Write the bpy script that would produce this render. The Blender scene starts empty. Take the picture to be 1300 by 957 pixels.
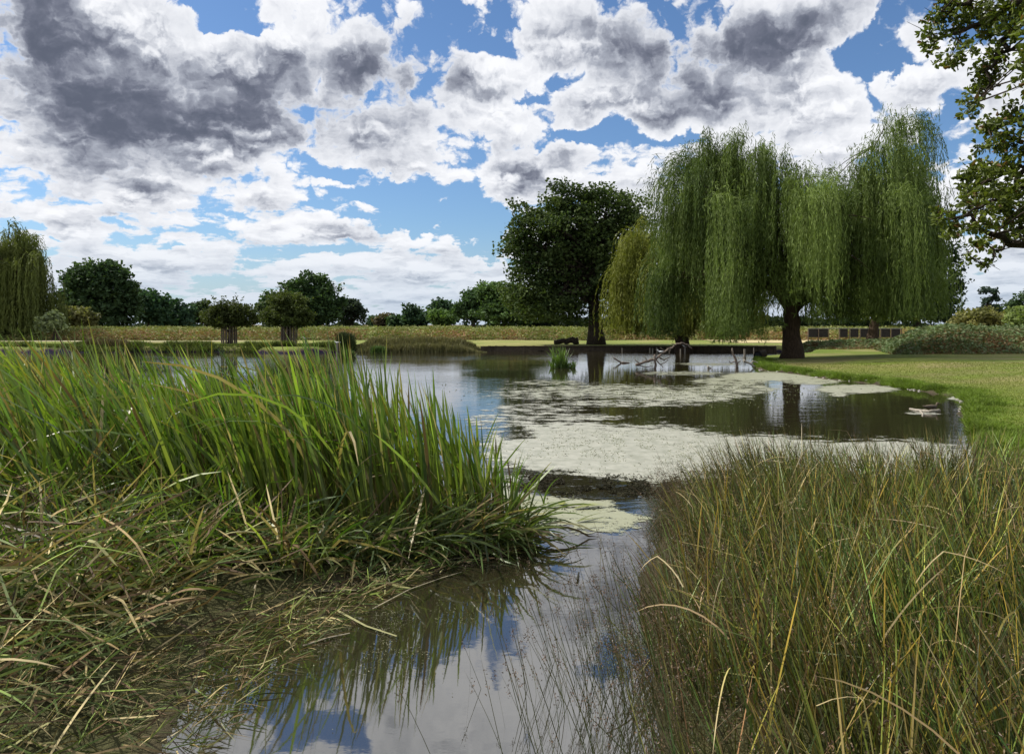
import bpy, math, random
import numpy as np
from mathutils import Vector

R = np.random.RandomState(7)
random.seed(7)
CAMH = 2.0          # eye height over the water
HY = 412.0          # photograph row of the horizon
F = 1000.0          # focal length in photograph pixels
scene = bpy.context.scene
COL = scene.collection
rad = math.radians

SUN_AZ, SUN_EL = -74.0, 46.0      # degrees, from +Y towards +X

# ------------------------------------------------------------ basic helpers
def at(px, py, Y):
    return np.array([(px - 650) / F * Y, Y, CAMH - (py - HY) / F * Y])

def gp(px, py, g=0.0):
    Y = (CAMH - g) * F / (py - HY)
    return np.array([(px - 650) / F * Y, Y, g])

def tag(o, label=None, cat=None, group=None, kind=None):
    if label: o['label'] = label
    if cat: o['category'] = cat
    if group: o['group'] = group
    if kind: o['kind'] = kind
    return o

def empty(name, loc):
    o = bpy.data.objects.new(name, None)
    o.empty_display_size = 0.3
    o.location = [float(c) for c in loc]
    COL.objects.link(o)
    return o

def mk(name, V, Q, mat, C=None, parent=None, smooth=False, origin=None, attrs=None):
    """one mesh object from numpy arrays: vertices, quads, colour per vertex"""
    V = np.asarray(V, np.float64).reshape(-1, 3)
    if parent is not None and origin is None:
        origin = np.array(parent.location)
        if parent.parent is not None: origin = origin + np.array(parent.parent.location)
    o_ = np.zeros(3) if origin is None else np.asarray(origin)
    Vl = (V - o_).astype(np.float32)
    Q = np.asarray(Q, np.int32).reshape(-1, 4)
    me = bpy.data.meshes.new(name)
    me.vertices.add(len(Vl)); me.vertices.foreach_set('co', Vl.ravel())
    me.loops.add(Q.size); me.loops.foreach_set('vertex_index', Q.ravel())
    me.polygons.add(len(Q))
    me.polygons.foreach_set('loop_start', np.arange(0, Q.size, 4, dtype=np.int32))
    me.polygons.foreach_set('use_smooth', np.full(len(Q), smooth))
    if C is not None:
        C = np.asarray(C, np.float32)
        a = me.color_attributes.new('Col', 'FLOAT_COLOR', 'POINT')
        a.data.foreach_set('color', np.concatenate([C, np.ones((len(C), 1), np.float32)], 1).ravel())
    if attrs:
        for k, v in attrs.items():
            a = me.attributes.new(k, 'FLOAT', 'POINT')
            a.data.foreach_set('value', np.asarray(v, np.float32))
    me.update(calc_edges=True); me.validate()
    me.materials.append(mat)
    o = bpy.data.objects.new(name, me)
    COL.objects.link(o)
    if parent is not None: o.parent = parent
    elif origin is not None: o.location = [float(c) for c in origin]
    return o

def vnoise(x, y, seed=0):
    xi = np.floor(x).astype(np.int64); yi = np.floor(y).astype(np.int64)
    fx = x - xi; fy = y - yi
    fx = fx * fx * (3 - 2 * fx); fy = fy * fy * (3 - 2 * fy)
    def h(a, b):
        n = (a * 374761393 + b * 668265263 + seed * 982451653) & 0x7fffffff
        n = ((n ^ (n >> 13)) * 1274126177) & 0x7fffffff
        return ((n ^ (n >> 16)) & 0xffff) / 65535.0
    return ((h(xi, yi) * (1 - fx) + h(xi + 1, yi) * fx) * (1 - fy) + (h(xi, yi + 1) * (1 - fx) + h(xi + 1, yi + 1) * fx) * fy)

def fbm(x, y, oct=4, seed=0):
    s = 0; a = .5; t = 0
    for i in range(oct):
        s = s + a * vnoise(x * 2 ** i, y * 2 ** i, seed + i * 17); t += a; a *= .5
    return s / t

def sm(a, b, x):
    t = np.clip((x - a) / (b - a), 0, 1)
    return t * t * (3 - 2 * t)

def norm(v):
    return v / np.maximum(np.linalg.norm(v, axis=-1, keepdims=True), 1e-9)

def mixc(a, b, t):
    a = np.asarray(a, float); b = np.asarray(b, float); t = np.asarray(t)[..., None]
    return a * (1 - t) + b * t

# ------------------------------------------------------------ materials
def newmat(name):
    m = bpy.data.materials.new(name); m.use_nodes = True
    nt = m.node_tree
    for n in list(nt.nodes): nt.nodes.remove(n)
    out = nt.nodes.new('ShaderNodeOutputMaterial')
    return m, nt, out

def leafmat(name, trans=0.35, rough=0.5, spec=0.35, vary=0.25, vscale=1.5):
    m, nt, out = newmat(name)
    N = nt.nodes.new; L = nt.links.new
    a = N('ShaderNodeAttribute'); a.attribute_name = 'Col'
    tc = N('ShaderNodeNewGeometry')
    nz = N('ShaderNodeTexNoise'); nz.inputs['Scale'].default_value = vscale; nz.inputs['Detail'].default_value = 3
    L(tc.outputs['Position'], nz.inputs['Vector'])
    mr = N('ShaderNodeMapRange'); mr.inputs[1].default_value = .3; mr.inputs[2].default_value = .7
    mr.inputs[3].default_value = 1 - vary; mr.inputs[4].default_value = 1 + vary
    L(nz.outputs['Fac'], mr.inputs[0])
    vm = N('ShaderNodeVectorMath'); vm.operation = 'SCALE'
    L(a.outputs['Color'], vm.inputs[0]); L(mr.outputs[0], vm.inputs['Scale'])
    p = N('ShaderNodeBsdfPrincipled'); p.inputs['Roughness'].default_value = rough
    p.inputs['Specular IOR Level'].default_value = spec
    L(vm.outputs[0], p.inputs['Base Color'])
    t = N('ShaderNodeBsdfTranslucent')
    g = N('ShaderNodeVectorMath'); g.operation = 'MULTIPLY'; g.inputs[1].default_value = (1.25, 1.35, .6)
    L(vm.outputs[0], g.inputs[0]); L(g.outputs[0], t.inputs['Color'])
    mx = N('ShaderNodeMixShader'); mx.inputs[0].default_value = trans
    L(p.outputs[0], mx.inputs[1]); L(t.outputs[0], mx.inputs[2]); L(mx.outputs[0], out.inputs['Surface'])
    return m

def roughmat(name, c1, c2, scale=6, bump=.4, rough=.85, stretch=(1, 1, 1), detail=6, usecol=False, dist=.02):
    m, nt, out = newmat(name)
    N = nt.nodes.new; L = nt.links.new
    g = N('ShaderNodeNewGeometry'); mp = N('ShaderNodeMapping'); mp.inputs['Scale'].default_value = stretch
    L(g.outputs['Position'], mp.inputs['Vector'])
    nz = N('ShaderNodeTexNoise'); nz.inputs['Scale'].default_value = scale; nz.inputs['Detail'].default_value = detail
    nz.inputs['Roughness'].default_value = .65
    L(mp.outputs[0], nz.inputs['Vector'])
    cr = N('ShaderNodeValToRGB'); cr.color_ramp.elements[0].position = .3; cr.color_ramp.elements[1].position = .7
    cr.color_ramp.elements[0].color = (*c1, 1); cr.color_ramp.elements[1].color = (*c2, 1)
    L(nz.outputs['Fac'], cr.inputs[0])
    p = N('ShaderNodeBsdfPrincipled'); p.inputs['Roughness'].default_value = rough
    p.inputs['Specular IOR Level'].default_value = .2
    L(cr.outputs[0], p.inputs['Base Color'])
    b = N('ShaderNodeBump'); b.inputs['Strength'].default_value = bump; b.inputs['Distance'].default_value = dist
    L(nz.outputs['Fac'], b.inputs['Height']); L(b.outputs[0], p.inputs['Normal'])
    L(p.outputs[0], out.inputs['Surface'])
    return m

M_leaf = leafmat('broad_leaves', .28, .6, .12)
M_willow = leafmat('willow_leaves', .24, .55, .15, .25, .6)
M_reed = leafmat('reed_leaves', .36, .42, .45, .2, 3)
M_rush = leafmat('rush_stems', .10, .42, .3, .2, 3)
M_litter = leafmat('dead_stalks', .12, .7, .15, .3, 5)
M_grass = leafmat('grass_blades', .3, .6, .2, .3, .8)
M_fern = leafmat('bracken_fronds', .2, .6, .15, .3, .5)
M_nearleaf = leafmat('oak_leaves', .35, .45, .3, .2, 3)
M_bark = roughmat('bark', (.018, .014, .010), (.075, .058, .042), 5, .8, .9, (3, 3, .7), dist=.08)
M_bark2 = roughmat('willow_bark', (.022, .015, .010), (.095, .064, .042), 4, .9, .9, (3.5, 3.5, .6), dist=.1)
M_dead = roughmat('weathered_wood', (.06, .045, .035), (.24, .19, .15), 14, .5, .8, (1, 1, 1))
M_palewood = roughmat('bleached_wood', (.18, .155, .12), (.40, .36, .30), 14, .4, .8)
M_timber = roughmat('wet_timber', (.03, .024, .017), (.13, .10, .07), 5, .6, .8, (1, 1, 5))
M_guard = roughmat('guard_wood', (.06, .045, .035), (.20, .16, .13), 20, .3, .8, (2, 2, .5))
M_post = roughmat('grey_post', (.12, .10, .08), (.3, .27, .23), 20, .3, .85)
M_rail = roughmat('pale_rail', (.12, .13, .15), (.22, .24, .27), 9, .1, .6)
M_shade = roughmat('painted_shade', (.01, .01, .012), (.03, .03, .035), 9, .1, .7)  # near-black painted in for shade behind the fence and inside the log
M_stone = roughmat('stone', (.2, .18, .16), (.5, .47, .42), 18, .5, .85)
M_white = roughmat('white_feathers', (.6, .6, .6), (.8, .8, .8), 30, .1, .7)
M_greyf = roughmat('dark_feathers', (.02, .018, .015), (.08, .065, .05), 60, .2, .6)
M_mallard = roughmat('brown_feathers', (.03, .022, .015), (.16, .12, .08), 45, .2, .6)

def watermat():
    m, nt, out = newmat('pond_water')
    N = nt.nodes.new; L = nt.links.new
    g = N('ShaderNodeNewGeometry')
    def noise(scale, det, st=(1, 1, 1), rough=.5):
        mp = N('ShaderNodeMapping'); mp.inputs['Scale'].default_value = st
        L(g.outputs['Position'], mp.inputs[0])
        n = N('ShaderNodeTexNoise'); n.inputs['Scale'].default_value = scale; n.inputs['Detail'].default_value = det
        n.inputs['Roughness'].default_value = rough
        L(mp.outputs[0], n.inputs['Vector']); return n
    def math_(op, a, b):
        n = N('ShaderNodeMath'); n.operation = op
        for i, v in enumerate((a, b)):
            if isinstance(v, (int, float)): n.inputs[i].default_value = v
            elif v is not None: L(v, n.inputs[i])
        return n.outputs[0]
    fine = noise(7.0, 3, (1, 1.6, 1)); mid = noise(1.6, 2, (.8, 1.6, 1)); gust = noise(.075, 3, (1, 1.8, 1))
    ruff = N('ShaderNodeAttribute'); ruff.attribute_name = 'ruffle'
    gm = N('ShaderNodeMapRange'); gm.inputs[1].default_value = .38; gm.inputs[2].default_value = .62
    gm.inputs[3].default_value = .35; gm.inputs[4].default_value = 1.3; L(gust.outputs['Fac'], gm.inputs[0])
    amt = math_('MULTIPLY', gm.outputs[0], ruff.outputs['Fac'])
    h = math_('ADD', math_('MULTIPLY', fine.outputs['Fac'], .22), math_('MULTIPLY', mid.outputs['Fac'], .6))
    h = math_('MULTIPLY', h, amt)
    b = N('ShaderNodeBump'); b.inputs['Strength'].default_value = 1.0; b.inputs['Distance'].default_value = .013
    L(h, b.inputs['Height'])
    p = N('ShaderNodeBsdfPrincipled')
    p.inputs['Base Color'].default_value = (.022, .019, .010, 1)
    p.inputs['Roughness'].default_value = .03
    p.inputs['IOR'].default_value = 3.1
    L(b.outputs[0], p.inputs['Normal']); L(p.outputs[0], out.inputs['Surface'])
    return m
M_water = watermat()

def scummat():
    m, nt, out = newmat('pond_scum')
    N = nt.nodes.new; L = nt.links.new
    g = N('ShaderNodeNewGeometry')
    a = N('ShaderNodeAttribute'); a.attribute_name = 'cover'
    y = N('ShaderNodeAttribute'); y.attribute_name = 'yellow'
    def noise(scale, det, st=(1, 1, 1)):
        mp = N('ShaderNodeMapping'); mp.inputs['Scale'].default_value = st; L(g.outputs['Position'], mp.inputs[0])
        n = N('ShaderNodeTexNoise'); n.inputs['Scale'].default_value = scale; n.inputs['Detail'].default_value = det
        n.inputs['Roughness'].default_value = .7; L(mp.outputs[0], n.inputs['Vector']); return n.outputs['Fac']
    n1 = noise(2.6, 9, (.8, 1.1, 1)); n2 = noise(30, 4, (.7, 1.2, 1))
    def math_(op, a_, b_):
        n = N('ShaderNodeMath'); n.operation = op
        for i, v in enumerate((a_, b_)):
            if isinstance(v, (int, float)): n.inputs[i].default_value = v
            else: L(v, n.inputs[i])
        return n.outputs[0]
    s = math_('ADD', a.outputs['Fac'], math_('MULTIPLY', math_('SUBTRACT', n1, .5), 2.6))
    s = math_('ADD', s, math_('MULTIPLY', math_('SUBTRACT', n2, .5), 1.15))
    al = N('ShaderNodeMapRange'); al.interpolation_type = 'SMOOTHSTEP'
    al.inputs[1].default_value = .42; al.inputs[2].default_value = .56; L(s, al.inputs[0])
    almax = math_('MULTIPLY', al.outputs[0], .95)
    c1 = N('ShaderNodeValToRGB'); c1.color_ramp.elements[0].position = .38; c1.color_ramp.elements[1].position = .60
    c1.color_ramp.elements[0].color = (.27, .275, .215, 1); c1.color_ramp.elements[1].color = (.43, .425, .355, 1)
    n3 = noise(4, 8); L(n3, c1.inputs[0])
    mx = N('ShaderNodeMix'); mx.data_type = 'RGBA'
    L(y.outputs['Fac'], mx.inputs[0]); L(c1.outputs[0], mx.inputs[6]); mx.inputs[7].default_value = (.30, .31, .19, 1)
    p = N('ShaderNodeBsdfPrincipled'); p.inputs['Roughness'].default_value = .38; p.inputs['Specular IOR Level'].default_value = .5
    L(mx.outputs[2], p.inputs['Base Color'])
    b = N('ShaderNodeBump'); b.inputs['Strength'].default_value = .5; b.inputs['Distance'].default_value = .01
    L(n2, b.inputs['Height']); L(b.outputs[0], p.inputs['Normal'])
    t = N('ShaderNodeBsdfTransparent')
    ms = N('ShaderNodeMixShader'); L(almax, ms.inputs[0]); L(t.outputs[0], ms.inputs[1]); L(p.outputs[0], ms.inputs[2])
    L(ms.outputs[0], out.inputs['Surface'])
    return m
M_scum = scummat()

def groundmat():
    m, nt, out = newmat('ground')
    N = nt.nodes.new; L = nt.links.new
    g = N('ShaderNodeNewGeometry')
    a = N('ShaderNodeAttribute'); a.attribute_name = 'Col'
    def noise(scale, det, st=(1, 1, 1)):
        mp = N('ShaderNodeMapping'); mp.inputs['Scale'].default_value = st; L(g.outputs['Position'], mp.inputs[0])
        n = N('ShaderNodeTexNoise'); n.inputs['Scale'].default_value = scale; n.inputs['Detail'].default_value = det
        n.inputs['Roughness'].default_value = .7; L(mp.outputs[0], n.inputs['Vector']); return n.outputs['Fac']
    n1 = noise(.6, 8); n2 = noise(9, 6); n3 = noise(45, 3)
    def scl(v, f, lo, hi, a0=.3, a1=.7):
        mr = N('ShaderNodeMapRange'); mr.inputs[1].default_value = a0; mr.inputs[2].default_value = a1
        mr.inputs[3].default_value = lo; mr.inputs[4].default_value = hi; L(f, mr.inputs[0])
        vm = N('ShaderNodeVectorMath'); vm.operation = 'SCALE'; L(v, vm.inputs[0]); L(mr.outputs[0], vm.inputs['Scale']); return vm.outputs[0]
    c = scl(a.outputs['Color'], n1, .8, 1.2)
    c = scl(c, n2, .72, 1.28)
    c = scl(c, n3, .8, 1.2)
    p = N('ShaderNodeBsdfPrincipled'); p.inputs['Roughness'].default_value = .9; p.inputs['Specular IOR Level'].default_value = .15
    L(c, p.inputs['Base Color'])
    ad = N('ShaderNodeMath'); ad.operation = 'ADD'; L(n2, ad.inputs[0]); L(n3, ad.inputs[1])
    b = N('ShaderNodeBump'); b.inputs['Strength'].default_value = .6; b.inputs['Distance'].default_value = .04
    L(ad.outputs[0], b.inputs['Height']); L(b.outputs[0], p.inputs['Normal'])
    L(p.outputs[0], out.inputs['Surface'])
    return m
M_ground = groundmat()

# ------------------------------------------------------------ pond outline and terrain height
def W(px, py): p = gp(px, py); return (p[0], p[1])
POND = [(-1.4, -3), (-1.6, 3.0), W(250, 880), W(268, 812), W(330, 785), W(400, 757), W(480, 724), W(560, 712), W(640, 702), W(683, 688),
        (.15, 7.7), (-.5, 8.5), (-2, 9.6), (-5, 10.4), (-12, 11), (-22, 12.5), (-45, 18), (-62, 30), (-62, 46), (-50, 54),
        W(0, 448), W(120, 447.5), W(200, 447), W(300, 447), W(360, 448.5), W(430, 447.5), W(520, 447), W(600, 447), W(625, 446), W(700, 445.6), W(760, 445.3),
        W(860, 446), W(940, 446), (19.5, 58.5), (21, 54), (18.5, 50), (15.0, 47.5), (13.2, 43), W(957, 462), W(958, 467), W(975, 471),
        W(1010, 475), W(1050, 481.5), W(1082, 484.5), W(1111, 488), W(1142, 492.5), W(1173, 497), W(1208, 503.5), W(1227, 511), W(1221, 521),
        W(1222, 538), W(1233, 559), W(1236, 581), (6.3, 10.4), (4.8, 9.7), (3, 9.55), (2.3, 9.6), W(848, 622), W(858, 660),
        (1.0, 6.3), (.85, 5.0), (.7, 3.8), (.6, 1), (.6, -3)]
PP = np.array(POND, float)

def sdist(x, y):
    """signed distance to the pond edge: negative in the water"""
    x = np.asarray(x, float); y = np.asarray(y, float)
    d = np.full(x.shape, 1e9); ins = np.zeros(x.shape, bool)
    n = len(PP)
    for i in range(n):
        ax, ay = PP[i]; bx, by = PP[(i + 1) % n]
        ex, ey = bx - ax, by - ay
        t = np.clip(((x - ax) * ex + (y - ay) * ey) / (ex * ex + ey * ey), 0, 1)
        d = np.minimum(d, np.hypot(x - ax - t * ex, y - ay - t * ey))
        c = (ay > y) != (by > y)
        with np.errstate(divide='ignore', invalid='ignore'):
            xi = (bx - ax) * (y - ay) / (by - ay if by != ay else 1e-9) + ax
        ins ^= c & (x < xi)
    return np.where(ins, -d, d)

def height(x, y, d=None):
    x = np.asarray(x, float); y = np.asarray(y, float)
    if d is None: d = sdist(x, y)
    wob = (fbm(x * 1.3, y * 1.3, 3, 5) - .5)
    dd = d + wob * np.where(y < 14, .12, .45) * np.exp(-np.abs(d) / 1.5)
    far = sm(44, 52, y) * sm(60, 56, np.where(x > 20, x + 30, 0) + 0 * x)
    far = sm(46, 54, y)
    lawn = .13 * sm(0, .22, dd) + .27 * sm(0, 9, dd)
    farh = .42 * sm(-.1, .5, dd)
    nearh = .10 * sm(0, .8, dd) + .05 * wob
    near = sm(13, 10, y)
    out = lawn * (1 - far) + farh * far
    out = out * (1 - near) + nearh * near
    ins = -.02 - .5 * sm(0, -1.8, dd)
    h = np.where(dd > 0, np.maximum(out, .004), ins)
    h = h + np.where(dd > .5, (fbm(x * .15, y * .15, 3, 9) - .5) * .10 * sm(.5, 6, dd), 0)
    return h

def build_ground():
    ang = np.concatenate([np.linspace(-180, -44, 46)[:-1], np.arange(-44, 44, .16), np.linspace(44, 180, 46)])
    r = [.4]
    while r[-1] < 40: r.append(r[-1] * 1.018 + .004)
    while r[-1] < 72: r.append(r[-1] + .4)
    while r[-1] < 4000: r.append(r[-1] * 1.045)
    r = np.array(r)
    A, RR = np.meshgrid(np.radians(ang), r)
    X = RR * np.sin(A); Y = RR * np.cos(A)
    d = sdist(X.ravel(), Y.ravel()).reshape(X.shape)
    Z = height(X, Y, d)
    nr, na = X.shape
    idx = np.arange(nr * na).reshape(nr, na)
    Q = np.stack([idx[:-1, :-1], idx[:-1, 1:], idx[1:, 1:], idx[1:, :-1]], -1).reshape(-1, 4)
    x, y, dd = X.ravel(), Y.ravel(), d.ravel()
    n = fbm(x * .25, y * .25, 4, 3); n2 = fbm(x * 1.1, y * 1.1, 4, 4)
    green = mixc((.125, .165, .026), (.185, .19, .052), sm(.35, .65, n))
    green = mixc(green, (.24, .19, .10), .55 * sm(.5, .68, fbm(x * .35, y * 1.0, 4, 8)) * sm(18, 30, y))
    lush = mixc(green, (.10, .17, .016), sm(2.6, .3, dd + n2) * sm(60, 40, y))
    dry = mixc((.17, .205, .045), (.26, .25, .085), sm(.4, .7, n))
    c = mixc(lush, dry, sm(50, 56, y))
    heath = mixc((.10, .085, .035), (.15, .12, .055), n)
    c = mixc(c, heath, sm(76, 84, y))
    mud = mixc((.035, .028, .018), (.07, .055, .035), n2)
    c = mixc(c, mud, sm(.22, .08, dd + (n2 - .5) * .3) * sm(70, 50, y) + sm(.25, .05, dd) * sm(45, 55, y))
    nearmud = sm(13, 10.5, y) * sm(9, 7, np.abs(x))
    c = mixc(c, mixc((.03, .026, .014), (.07, .06, .03), n2), np.clip(nearmud * .9, 0, 1))
    o = mk('ground', np.stack([x, y, Z.ravel()], 1), Q[:, ::-1], M_ground, C=c, smooth=True)
    tag(o, kind='structure')
build_ground()

def build_path():
    # pale worn track along the far side
    xs = np.linspace(-95, -21, 120)
    y0 = 73 + 1.0 * np.sin(xs * .09) ; w = 1.1 + .3 * np.sin(xs * .31)
    w = w * sm(-21, -27, xs)
    V = []; 
    for s in (-1, -.33, .33, 1):
        yy = y0 + s * w
        V.append(np.stack([xs, yy, height(xs, yy) + .03], 1))
    V = np.stack(V, 1)
    idx = np.arange(V.shape[0] * 4).reshape(-1, 4)
    Q = np.stack([idx[:-1, :-1], idx[1:, :-1], idx[1:, 1:], idx[:-1, 1:]], -1).reshape(-1, 4)
    m = roughmat('trodden_path', (.38, .32, .22), (.55, .48, .34), 2, .3, .95)
    tag(mk('path', V.reshape(-1, 3), Q, m, smooth=True), kind='structure')
build_path()

def polar_sheet(r0, r1, k, a0, a1, da, add=0):
    ang = np.radians(np.arange(a0, a1, da)); r = [r0]
    while r[-1] < r1: r.append(r[-1] * k + add)
    A, RR = np.meshgrid(ang, np.array(r))
    X = RR * np.sin(A); Y = RR * np.cos(A)
    idx = np.arange(X.size).reshape(X.shape)
    Q = np.stack([idx[:-1, :-1], idx[1:, :-1], idx[1:, 1:], idx[:-1, 1:]], -1).reshape(-1, 4)
    return X.ravel(), Y.ravel(), Q

def to_px(x, y):
    """where a point of the water surface lies in the photograph (used only to lay out the patches)"""
    yy = np.maximum(y, .5)
    return 650 + x / yy * F, HY + CAMH / yy * F

def ellsum(px, py, ells):
    s = np.zeros_like(px)
    for (cx, cy, rx, ry, w) in ells:
        d = np.sqrt(((px - cx) / rx) ** 2 + ((py - cy) / ry) ** 2)
        s = np.maximum(s, w * sm(1.35, .55, d)) if w > 0 else s
    for (cx, cy, rx, ry, w) in ells:
        if w < 0:
            d = np.sqrt(((px - cx) / rx) ** 2 + ((py - cy) / ry) ** 2)
            s = s + w * sm(1.3, .6, d)
    return s

def build_water():
    x, y, Q = polar_sheet(.5, 90, 1.02, -62, 62, .4)
    px, py = to_px(x, y)
    rf = np.full(x.shape, .8)
    # calm water in the lee of the trees and close to the near bank
    rf = rf * (1 - .55 * sm(90, 40, np.abs(py - 505)) * sm(560, 700, px))
    rf = rf * (1 - .80 * sm(600, 680, py))
    rf = rf + 1.0 * np.exp(-(((px - 1090) / 110) ** 2 + ((py - 530) / 20) ** 2))
    rf = rf + .5 * sm(470, 452, py)
    ring = fbm(x * .8, y * .8, 3, 31)
    o = mk('water', np.stack([x, y, np.zeros_like(x)], 1), Q, M_water, smooth=True, attrs={'ruffle': rf})
    tag(o, kind='structure')
build_water()

def build_scum():
    x, y, Q = polar_sheet(6.0, 42, 1.006, -5, 32, .14)
    px, py = to_px(x, y)
    E = [(720, 568, 110, 34, 1.0), (820, 578, 130, 38, 1.05), (960, 578, 120, 26, 1.0), (1120, 582, 130, 24, .95), (900, 570, 60, 20, 1.0),
         (690, 500, 80, 10, .46), (780, 497, 130, 10, .54), (870, 503, 90, 9, .62), (930, 494, 70, 8, .56), (800, 512, 120, 6, .5), (680, 520, 70, 10, .46), (640, 535, 60, 14, .46),
         (730, 530, 80, 5, .52), (700, 486, 60, 4, .45),
         (980, 478, 70, 6, .9), (1030, 484, 40, 5, .7), (1085, 494, 55, 6, .85), (930, 484, 60, 6, .6), (1065, 501, 12, 3, .8), (900, 462, 50, 2.5, .5), (870, 474, 60, 3, .5),
         (700, 640, 60, 30, .8), (760, 655, 70, 24, .72), (800, 640, 30, 20, .3), (660, 620, 40, 20, .7),
         (1215, 506, 12, 3, .7), (1170, 524, 26, 3, .4),
         (740, 620, 80, 13, -.75), (700, 612, 45, 8, -.3), (810, 640, 26, 12, -.6), (660, 552, 26, 10, -.45)]
    cov = ellsum(px, py, E)
    # floating flecks along the near left and near right shores
    cov = np.maximum(cov, .33 * sm(1.4, .2, np.hypot((px - 400) / 130, (py - 800) / 70)))
    yel = sm(600, 640, py) * .8 + sm(520, 480, py) * .5
    keep = (cov > .02)
    d = sdist(x, y)
    kq = keep[Q].any(1) & (d[Q] < .1).all(1)
    Q = Q[kq]; used = np.unique(Q); mp = -np.ones(len(x), int); mp[used] = np.arange(len(used))
    V = np.stack([x, y, np.full_like(x, .005)], 1)[used]
    o = mk('algae', V, mp[Q], M_scum, smooth=True, attrs={'cover': cov[used], 'yellow': yel[used]})
    tag(o, 'pale cream film of algae floating in ragged patches on the pond', kind='stuff')
build_scum()

# ------------------------------------------------------------ generic shapes
def tube(path, radii, sides=8, wob=0.0, seed=0, cap=True):
    P = np.asarray(path, float); r = np.asarray(radii, float)
    n = len(P); T = np.zeros_like(P)
    T[1:-1] = P[2:] - P[:-2]; T[0] = P[1] - P[0]; T[-1] = P[-1] - P[-2]; T = norm(T)
    up = np.array([0., 0, 1]) if abs(T[0][2]) < .9 else np.array([0., 1, 0])
    U = np.zeros_like(P); 
    u = norm(np.cross(T[0], up)); 
    for i in range(n):
        u = u - T[i] * np.dot(u, T[i]); u = u / max(np.linalg.norm(u), 1e-9); U[i] = u
    Wv = np.cross(T, U)
    a = np.linspace(0, 2 * np.pi, sides, endpoint=False)
    rs = np.random.RandomState(seed)
    rr = r[:, None] * (1 + wob * (rs.rand(n, sides) - .5) * 2)
    V = P[:, None, :] + (np.cos(a)[None, :, None] * U[:, None, :] + np.sin(a)[None, :, None] * Wv[:, None, :]) * rr[..., None]
    V = V.reshape(-1, 3)
    idx = np.arange(n * sides).reshape(n, sides); nx = np.roll(idx, -1, 1)
    Q = np.stack([idx[:-1], nx[:-1], nx[1:], idx[1:]], -1).reshape(-1, 4)
    if cap:
        nV = len(V); V = np.concatenate([V, P[:1], P[-1:]])
        caps = []
        for j in range(0, sides, 2):
            j1 = (j + 1) % sides; j2 = (j + 2) % sides
            caps.append([nV, idx[0, j2], idx[0, j1], idx[0, j]]); caps.append([nV + 1, idx[-1, j], idx[-1, j1], idx[-1, j2]])
        Q = np.concatenate([Q, np.array(caps)])
    return V, Q

class Bag:
    def __init__(s): s.V = []; s.Q = []; s.C = []; s.n = 0
    def add(s, V, Q, C=None):
        V = np.asarray(V, float).reshape(-1, 3)
        s.V.append(V); s.Q.append(np.asarray(Q).reshape(-1, 4) + s.n); s.n += len(V)
        if C is not None:
            C = np.asarray(C, float)
            if C.ndim == 1: C = np.tile(C, (len(V), 1))
            s.C.append(C)
        return s
    def build(s, name, mat, parent=None, smooth=False, origin=None):
        return mk(name, np.concatenate(s.V), np.concatenate(s.Q), mat, C=np.concatenate(s.C) if s.C else None, parent=parent, smooth=smooth, origin=origin)

def box(c, hx, hy, hz, rot=0):
    v = np.array([[sx * hx, sy * hy, sz * hz] for sz in (-1, 1) for sx, sy in ((-1, -1), (1, -1), (1, 1), (-1, 1))], float)
    ca, sa = math.cos(rot), math.sin(rot)
    v = np.stack([v[:, 0] * ca - v[:, 1] * sa, v[:, 0] * sa + v[:, 1] * ca, v[:, 2]], 1) + np.asarray(c, float)
    q = [[3, 2, 1, 0], [4, 5, 6, 7], [0, 1, 5, 4], [1, 2, 6, 5], [2, 3, 7, 6], [3, 0, 4, 7]]
    return v, np.array(q)

def rand_dirs(n, rs): return norm(rs.normal(size=(n, 3)))

def leaf_quads(c, a, L, Wd, rs, fold=.15):
    """diamond leaves: centre, long axis, length, width"""
    n = len(c)
    b = norm(np.cross(a, rand_dirs(n, rs))); nn = np.cross(a, b)
    L = np.asarray(L)[:, None]; Wd = np.asarray(Wd)[:, None]
    off = nn * Wd * fold
    V = np.stack([c - a * L / 2, c + b * Wd / 2 + off, c + a * L / 2, c - b * Wd / 2 + off], 1).reshape(-1, 3)
    Q = np.arange(4 * n).reshape(-1, 4)
    return V, Q

def leaf_hex(c, a, L, Wd, rs, fold=.2):
    n = len(c)
    b = norm(np.cross(a, rand_dirs(n, rs))); nn = np.cross(a, b)
    L = np.asarray(L)[:, None]; Wd = np.asarray(Wd)[:, None]; off = nn * Wd * fold
    V = np.stack([c - a * L * .5, c - a * L * .12 + b * Wd * .38 + off, c + a * L * .25 + b * Wd * .5 + off, c + a * L * .5 - nn * Wd * fold * .5,
                  c + a * L * .25 - b * Wd * .5 + off, c - a * L * .12 - b * Wd * .38 + off], 1).reshape(-1, 3)
    i = np.arange(n)[:, None] * 6
    Q = np.concatenate([i + np.array([0, 1, 2, 3]), i + np.array([0, 3, 4, 5])])
    return V, Q

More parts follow.
